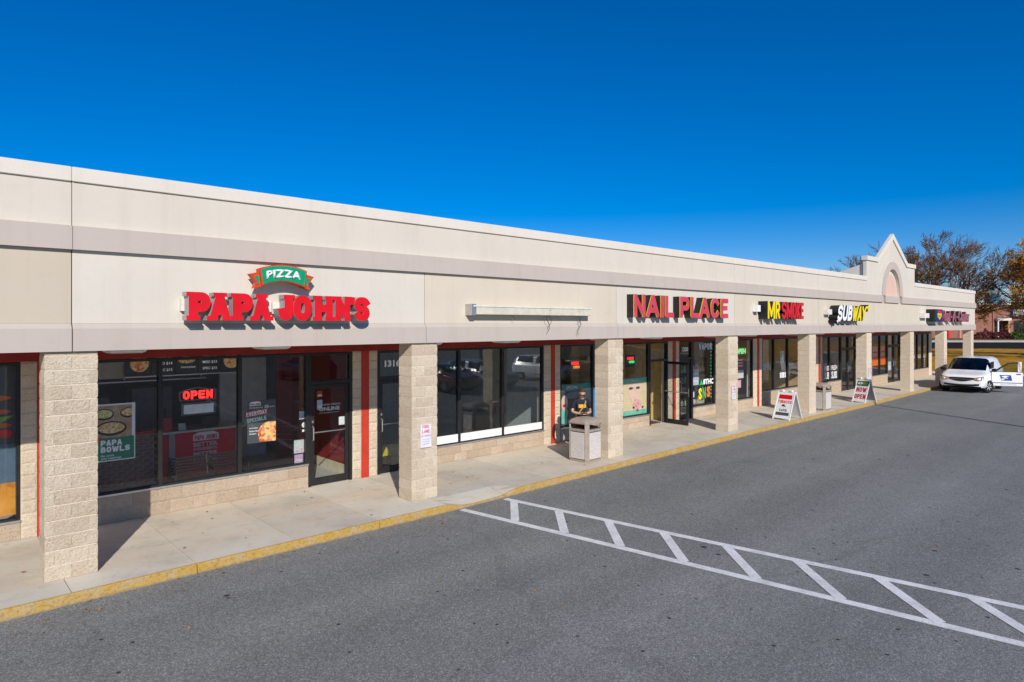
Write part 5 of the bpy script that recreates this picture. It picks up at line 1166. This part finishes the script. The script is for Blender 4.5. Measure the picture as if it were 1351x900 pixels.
# head details
def headball(name, c, r_, mat, clip=None, n=(14, 10), par=pe):
    m = MB(); vs = []; 
    for i in range(n[1]+1):
        th = math.pi*i/n[1]
        for k_ in range(n[0]): a = 2*math.pi*k_/n[0]; vs.append((c[0]+r_[0]*math.sin(th)*math.cos(a), c[1]+r_[1]*math.sin(th)*math.sin(a), c[2]+r_[2]*math.cos(th)))
    fs = [(i*n[0]+k_, i*n[0]+(k_+1) % n[0], (i+1)*n[0]+(k_+1) % n[0], (i+1)*n[0]+k_) for i in range(n[1]) for k_ in range(n[0])]
    if clip: fs = [f for f in fs if clip(sum((Vector(vs[q]) for q in f), Vector())/4)]
    m.add(vs, fs); m.xf(PM @ HT); return m.build(name, mat, par, smooth=True)
headball('hair', (0, -.012, 1.685), (.083, .100, .088), M_hair, lambda c: c.z > 1.70 or (c.y > -.03 and c.z > 1.60))
for s in (-1, 1): headball('ear', (s*.076, -.035, 1.635), (.012, .022, .032), M_skin); headball('eye', (s*.030, -.128, 1.640), (.011, .008, .007), M_wht)
m = MB(); m.add([(-.013, -.125, 1.60), (.013, -.125, 1.60), (0, -.162, 1.592), (0, -.128, 1.645), (0, -.125, 1.585)], [(0, 2, 3), (2, 1, 3), (0, 4, 2), (4, 1, 2)]); m.xf(PM @ HT); m.build('nose', M_skin, pe)
limb_mesh('mouth', [(-.024, -.122, 1.566), (0, -.132, 1.564), (.024, -.122, 1.566)], [.004, .006, .004], plain('lips', (.42, .16, .13), .5), pe, PM @ HT, 6)
m = MB(); m.bevbox(-.068, -.006, -.142, -.135, 1.625, 1.658, .003); m.bevbox(.006, .068, -.142, -.135, 1.625, 1.658, .003); m.box(-.006, .006, -.14, -.136, 1.644, 1.650); m.tube([(-.068, -.138, 1.648), (-.080, -.03, 1.652)], .004, 5); m.tube([(.068, -.138, 1.648), (.080, -.03, 1.652)], .004, 5); m.xf(PM @ HT); m.build('sunglasses', M_black, pe)
# yellow print and shoulder strap, draped just off the tee
def chest(x, z): 
    return -(.116*math.sqrt(max(.05, 1-(x/.165)**2)))-.014+(.0 if z < 1.34 else (z-1.34)*.35)
m = MB(); N = 8; vs = []
for z in (1.235, 1.26, 1.30, 1.325):
    for q in range(N+1): x = -.10+.20*q/N; vs.append((x, chest(x, z), z+.006*math.sin(q*2.2)))
fs = [(i*(N+1)+q, i*(N+1)+q+1, (i+1)*(N+1)+q+1, (i+1)*(N+1)+q) for i in range(3) for q in range(N)]; nn = len(vs); m.add(vs+[(x, y+.01, z) for x, y, z in vs], fs+[tuple(i+nn for i in f) for f in fs]); m.xf(PM); m.build('shirt_print', plain('print_amber', (.80, .38, .02), .7), pe)
limb_mesh('shoulder_strap', [(.10, .0, 1.45), (.085, -.115, 1.38), (.02, -.142, 1.26), (-.07, -.138, 1.14), (-.15, -.08, 1.04), (-.165, .02, 1.0)], .017, plain('khaki_strap', (.42, .34, .10), .8), pe, PM, 6)
ph = thing('phone', (13.86, .92, 0), 'small dark phone held in the man\'s hands', 'phone'); m = MB(); m.bevbox(-.075, .075, -.375, -.29, 1.122, 1.131, .003); m.xf(PM); m.build('casing', M_black, ph)

# ================================================================== BEYOND THE MALL
def ground_mat(name, cols, sc):
    m, t, b = base_mat(name, cols[0], .95, .1); co = coords(t); f = noise_n(t, co, sc, 7, .7); f2 = noise_n(t, co, sc*9, 5, .7)
    n = len(cols); c = ramp(t, f, [(.33+.34*i/(n-1), q) for i, q in enumerate(cols)]); c = mix(t, c, ramp(t, f2, [(.36, g(.35)), (.54, g(1.2))]), .9, 'MULTIPLY')
    t.links.new(c, b.inputs['Base Color']); bump(t, b, f2, .6, .05); return m
M_lawn = ground_mat('lawn_with_leaves', [(.09, .10, .02), (.34, .18, .02), (.58, .28, .02), (.46, .20, .015)], .55)  # fine noise contrast puts shadows and patchiness into the leaf colours
def sheet(name, pts, z, mat, h=.0):
    m = MB(); n = len(pts); m.add([(x, y, z) for x, y in pts]+[(x, y, z-.3) for x, y in pts], [tuple(range(n))]+[(i, (i+1) % n, n+(i+1) % n, n+i) for i in range(n)]); return m.build(name, mat, kind='structure')
FW = Vector((.6796, .7336)); RW = Vector((.7336, -.6796)); C0 = Vector((0, -11.173))
def at(px, d): return C0+FW*d+RW*((px-675.5)/859.5*d)
sheet('lawn', [(57.5, 5.6), (64.5, -20), (98, -62), (150, -40), (118, 11.5), (84, 44), (57.5, 40)], -.02, M_lawn)
m = MB(); pts = [(57.5, 40), (57.5, 5.6), (64.5, -20), (98, -62)]
for (a, b) in zip(pts, pts[1:]):
    a, b = Vector(a), Vector(b); d = (b-a).normalized(); nn = Vector((-d.y, d.x))*-.16
    m.add([(*a, ZR-.1), (*b, ZR-.1), (*(b+nn), ZR-.1), (*(a+nn), ZR-.1), (*a, .0), (*b, .0), (*(b+nn), .0), (*(a+nn), .0)], [(0, 3, 2, 1), (4, 5, 6, 7), (0, 1, 5, 4), (1, 2, 6, 5), (2, 3, 7, 6), (3, 0, 4, 7)])
m.build('lawn_kerb', M_slab, kind='structure')
sheet('far_road', [tuple(at(1050, 83)), tuple(at(1600, 83)), tuple(at(1600, 134)), tuple(at(1050, 134))], -.10, plain('fresh_asphalt', (.03, .03, .032), 1.0, 0, var=.2, scale=.5))
sheet('far_pavement', [tuple(at(1050, 134.2)), tuple(at(1600, 134.2)), tuple(at(1600, 147)), tuple(at(1050, 147))], .0, M_slab)
sheet('planting_strip', [tuple(at(1000, 147.2)), tuple(at(1650, 147.2)), tuple(at(1650, 300)), tuple(at(1000, 300))], -.03, ground_mat('mulch', [(.10, .07, .04), (.18, .12, .05), (.10, .12, .04)], .3))
# brick building far behind
def brickmat():
    m, t, b = base_mat('red_brick', (.3, .12, .08), .9, .1); br = nd(t, 'ShaderNodeTexBrick'); co = coords(t)
    mp = nd(t, 'ShaderNodeMapping'); mp.inputs['Rotation'].default_value = (R(90), 0, 0); t.links.new(co, mp.inputs[0]); t.links.new(mp.outputs[0], br.inputs['Vector'])
    br.inputs['Color1'].default_value = (.33, .14, .095, 1); br.inputs['Color2'].default_value = (.25, .095, .065, 1); br.inputs['Mortar'].default_value = (.36, .28, .23, 1); br.inputs['Scale'].default_value = 2.5; br.inputs['Mortar Size'].default_value = .012
    f = noise_n(t, co, .4, 5, .6); t.links.new(mix(t, br.outputs['Color'], ramp(t, f, [(.3, g(.8)), (.7, g(1.1))]), 1, 'MULTIPLY'), b.inputs['Base Color']); return m
M_brick = brickmat(); M_salmon = plain('salmon_trim', (.50, .26, .18), .8)
c0 = at(1332, 170); bb = link('brick_building', None, None, (c0.x, c0.y, -.1), R(47.19-90), 'long low red brick building with white coping across the far road', 'building')
# local x to the right (RW), y away from the camera; right end at x=0
box('wall', M_brick, (-28, -3.9, 0, 22, 0, 8.75), bb); box('wall', M_brick, (-.45, 0, 0, 22, 0, 8.75), bb); box('wall', M_brick, (-3.898, -.452, 0, 22, 4.6, 8.75), bb); box('recess_wall', M_brick, (-3.898, -.452, 1.6, 21.9, 0, 4.598), bb)
box('coping', M_cap, (-28.2, .2, -.25, 22.2, 8.752, 9.1), bb); box('pilaster', M_brick, (-4.55, -4.0, -.22, -.003, 0, 8.7), bb); box('corner_trim', M_salmon, (-.40, .05, -.15, -.003, 0, 4.6), bb); box('corner_trim', M_salmon, (-13.2, -12.7, -.2, -.003, 0, 6.4), bb)
cn = box('entrance_canopy', M_cap, (-4.0, -.4, -1.2, -.01, 4.62, 5.3), bb); box('column', M_cap, (-3.9, -3.6, -1.1, -.8, 0, 4.6), bb); box('red_column', plain('bright_red', (.62, .03, .03), .6), (-16.4, -15.8, -.6, -.003, 0, 6.5), bb)
for a, b in ((-3.3, -2.2), (-2.1, -1.0)):
    d_ = box('door', M_frame, (a, b, 1.45, 1.59, 0, 3.4), bb); box('pane', M_carglass, (a+.15, b-.15, 1.43, 1.449, .4, 3.2), d_)
for x in (-26, -22.4, -18.9):
    f = box('window', M_frame, (x, x+1.8, -.06, -.003, 1.6, 4.2), bb); box('pane', M_carglass, (x+.12, x+1.68, -.09, -.061, 1.72, 4.08), f)
c0 = at(1333, 205); b2 = link('store_building', None, None, (c0.x, c0.y, -.1), R(47.19-90), 'low store with a white fascia behind the yellow tree', 'building')
box('wall', M_brick, (0, 26, 0, 18, 0, 6.2), b2); box('fascia', M_cap, (-.3, 26.3, -1.6, 18.3, 6.21, 8.2), b2)
for x in (1.0, 5.2, 9.4): f = box('window', M_frame, (x, x+3.6, -.1, -.003, .6, 4.8), b2); box('pane', M_carglass, (x+.15, x+3.45, -.13, -.101, .75, 4.65), f)
# blue water tank
c0 = at(1309.5, 250); wt = link('water_tank', None, None, (c0.x, c0.y, -.1), 0, 'bright blue water tank on legs rising behind the brick building', 'water tank')
M_tank = plain('tank_blue', (.03, .28, .55), .5); m = MB(); m.lathe([(0, 10.6), (2.3, 10.9), (2.55, 11.6), (2.55, 14.4), (2.2, 15.0), (0, 15.5)], 24); m.build('tank', M_tank, wt, smooth=False)
for k in range(4): a = math.pi/4+k*math.pi/2; m = MB(); m.tube([(2.4*math.cos(a), 2.4*math.sin(a), 0), (2.0*math.cos(a), 2.0*math.sin(a), 11.0)], .16, 8); m.build('leg', M_tank, wt)
# --- trees
M_bark = plain('bark', (.115, .075, .055), .95, .1, var=.3, scale=3)
def leafmat(name, cols):
    m, t, b = base_mat(name, cols[0], .7, .2); f = noise_n(t, coords(t), .9, 4, .7); n = len(cols)
    t.links.new(ramp(t, f, [(.3+.4*i/(n-1), q) for i, q in enumerate(cols)]), b.inputs['Base Color'])
    tr = nd(t, 'ShaderNodeBsdfTranslucent'); t.links.new(b.inputs['Base Color'].links[0].from_socket, tr.inputs[0]); mx = nd(t, 'ShaderNodeMixShader'); mx.inputs[0].default_value = .35
    o = [q for q in t.nodes if q.type == 'OUTPUT_MATERIAL'][0]; t.links.new(b.outputs[0], mx.inputs[1]); t.links.new(tr.outputs[0], mx.inputs[2]); t.links.new(mx.outputs[0], o.inputs[0]); return m
M_lgold = leafmat('golden_leaf', [(.52, .24, .012), (.72, .40, .02), (.62, .31, .02), (.28, .22, .03)]); M_lbrown = leafmat('russet_leaf', [(.26, .12, .03), (.34, .20, .03), (.16, .11, .03)])
M_lred = leafmat('dark_red_leaf', [(.13, .025, .03), (.20, .05, .05), (.08, .03, .025)]); M_lgreen = leafmat('green_leaf', [(.05, .10, .02), (.10, .17, .03), (.03, .07, .015)]); M_lolive = leafmat('olive_leaf', [(.12, .11, .03), (.20, .17, .03), (.08, .09, .025)])
def leafquad(m, p, s, rr):
    d = Vector((rr.gauss(0, 1), rr.gauss(0, 1), rr.gauss(0, 1))).normalized(); u = d.orthogonal().normalized(); v = d.cross(u); a = rr.uniform(0, 6.28); u, v = u*math.cos(a)+v*math.sin(a), v*math.cos(a)-u*math.sin(a)
    m.add([p-u*s, p+v*s*.55, p+u*s, p-v*s*.55], [(0, 1, 2, 3)])
def tree(loc, H, spread, seed, label, leaf, leafn, leafs, depth=6, low=.28, droop=0, group='trees beyond the mall', limbs=6, wide=1):
    rr = random.Random(seed); t = thing('tree', (*loc, -.05), label, 'tree', group); tk = MB(); br = MB(); lf = MB()
    hl = H*low; tk.tube([(0, 0, 0), (.03*H*.1, 0, hl*.5), (0, .02*H*.1, hl), (.0, .0, hl*1.15)], [H*.026, H*.021, H*.018, H*.014], 10)
    def rec_(p, d, L, r_, k):
        q1 = p+d*L*.5+Vector((rr.gauss(0, .05), rr.gauss(0, .05), rr.gauss(0, .03)))*L; q2 = p+d*L+Vector((rr.gauss(0, .06), rr.gauss(0, .06), rr.gauss(0, .04)))*L
        br.tube([p, q1, q2], [r_, r_*.85, r_*.68], 5 if k > 3 else 3, cap=False)
        if k <= 2:
            cl = noise.noise((p+Vector((seed, 0, 0)))*(3.6/H)) if leafn != 5 else 1
            for _ in range(leafn if cl > .02 else 0):
                if rr.random() < (0.5 if leafn == 1 else .60 if leafn == 6 else .8): leafquad(lf, p+(q2-p)*rr.random()+Vector((rr.gauss(0, 1), rr.gauss(0, 1), rr.gauss(0, .8)))*L*.30, leafs*rr.uniform(.6, 1.3), rr)
        if k == 0: return
        n = 3 if rr.random() < .55 else 2
        if k == 1: n += 1
        for i in range(n):
            ax = Vector((rr.gauss(0, 1), rr.gauss(0, 1), rr.gauss(0, .5))).normalized(); nd_ = d.copy(); nd_.rotate(Matrix.Rotation(R(rr.uniform(14, 42)), 3, ax))
            nd_ = (nd_+Vector((0, 0, .16-droop))).normalized(); rec_(q2 if rr.random() < .7 else q1, nd_, L*rr.uniform(.68, .86), max(r_*.66, H*.0011), k-1)
    base = Vector((0, 0, hl))
    for i in range(limbs):
        a = i*2*math.pi/limbs*1.3+rr.uniform(-.3, .3); inc = R(rr.uniform(22, 58)) if i else .1
        d = Vector((math.sin(inc)*math.cos(a)*spread, math.sin(inc)*math.sin(a)*spread, math.cos(inc))).normalized(); rec_(base, d, H*.19, H*.011, depth)
    WS = Matrix.Diagonal((wide, wide, 1, 1)); br.xf(WS); lf.xf(WS)
    tk.build('trunk', M_bark, t, smooth=True); br.build('branches', M_bark, t, kind='stuff')
    if lf.v: lf.build('foliage', leaf, t, kind='stuff')
    return t
tree(tuple(at(1218, 80)), 15.8, 1.75, 5, 'nearly bare wide tree with russet leaves rising behind the mall gable', M_lbrown, 1, .10, depth=7, low=.22, limbs=11, wide=1.3)
tree(tuple(at(1412, 68)), 14.8, 1.6, 9, 'golden leaved autumn tree at the right edge of the picture', M_lgold, 6, .11, low=.20, droop=.12, depth=7)
tree(tuple(at(1280, 268)), 12.5, 1.2, 33, 'distant olive tree peeping over the brick building roof', M_lolive, 5, .6, depth=4)
tree(tuple(at(1340, 270)), 14.5, 1.2, 34, 'distant olive tree right of the blue water tank', M_lolive, 5, .6, depth=4)
def bush(px, d, wd, h, dp, leaf, label, n, s, seed):
    rr = random.Random(seed); c = at(px, d); t = thing('bush', (c.x, c.y, -.03), label, 'bush', 'bushes by the brick building', R(47.19-90)); m = MB()
    for _ in range(n):
        u = rr.uniform(-1, 1); a = rr.uniform(0, math.pi); r_ = math.sqrt(rr.uniform(.35, 1)); top = h*(.72+.28*math.sin(u*7+seed)*math.cos(u*3.1))
        leafquad(m, Vector((u*wd/2+rr.gauss(0, .1), math.cos(a)*dp/2*r_, max(.05, math.sin(a)*top*r_*(1-.25*u**4)))), s*rr.uniform(.6, 1.3), rr)
    m.build('foliage', leaf, t, kind='stuff'); m = MB()
    for k in range(7): x = -wd*.42+wd*.84*k/6; m.tube([(x, 0, 0), (x+rr.uniform(-.3, .3), rr.uniform(-.2, .2), h*.6)], [.05, .02], 5)
    m.build('stems', M_bark, t, kind='stuff')
bush(1299, 158, 4.9, 2.7, 2.2, M_lred, 'dark red hedge bush left of the brick building entrance', 1100, .20, 1)
bush(1322, 157, 4.6, 2.6, 2.2, M_lred, 'dark red hedge bush under the brick building entrance', 1100, .20, 2)
bush(1347, 156, 4.6, 2.4, 2.4, M_lgreen, 'bright green bush right of the dark red hedge', 1100, .20, 3)
rr = random.Random(4); m = MB()
for _ in range(5200):
    a = R(rr.uniform(-32, 66)); d = rr.uniform(330, 372); q = Vector((math.cos(a)*d, math.sin(a)*d, 0)); hh = 9.5+2.5*math.sin(a*37)+1.5*math.sin(a*91); q.z = rr.uniform(0, 1)**.7*hh
    leafquad(m, q, rr.uniform(1.1, 2.6), rr)
m.build('far_woods', M_lolive, kind='stuff')
# --- fallen leaves
m = MB(); rr = random.Random(8)
for _ in range(330):
    x = rr.uniform(-.5, 34)**1.0
    if rr.random() < .6: y = kerb_y(x)-abs(rr.gauss(0, .35))-.03; z = ZR+.012
    elif rr.random() < .7: y = rr.uniform(-.3, 2.4); z = .012
    else: y = -rr.uniform(1, 8); z = ZR+.012
    if 7.8 < x < 10 and -1 < y < .2: continue
    s = rr.uniform(.016, .042); a = rr.uniform(0, 6.28); u = Vector((math.cos(a), math.sin(a), rr.uniform(-.2, .2)))*s; v = Vector((-math.sin(a), math.cos(a), rr.uniform(-.2, .2)))*s*.7; p_ = Vector((x, y, z))
    m.add([p_-u, p_-v*.9, p_+u+Vector((0, 0, .008)), p_+v], [(0, 1, 2), (0, 2, 3)])
m.build('fallen_leaves', foodmat('dry_leaf', [(.16, .07, .03), (.30, .14, .05), (.40, .22, .08), (.10, .06, .04)], 2.5), kind='stuff')
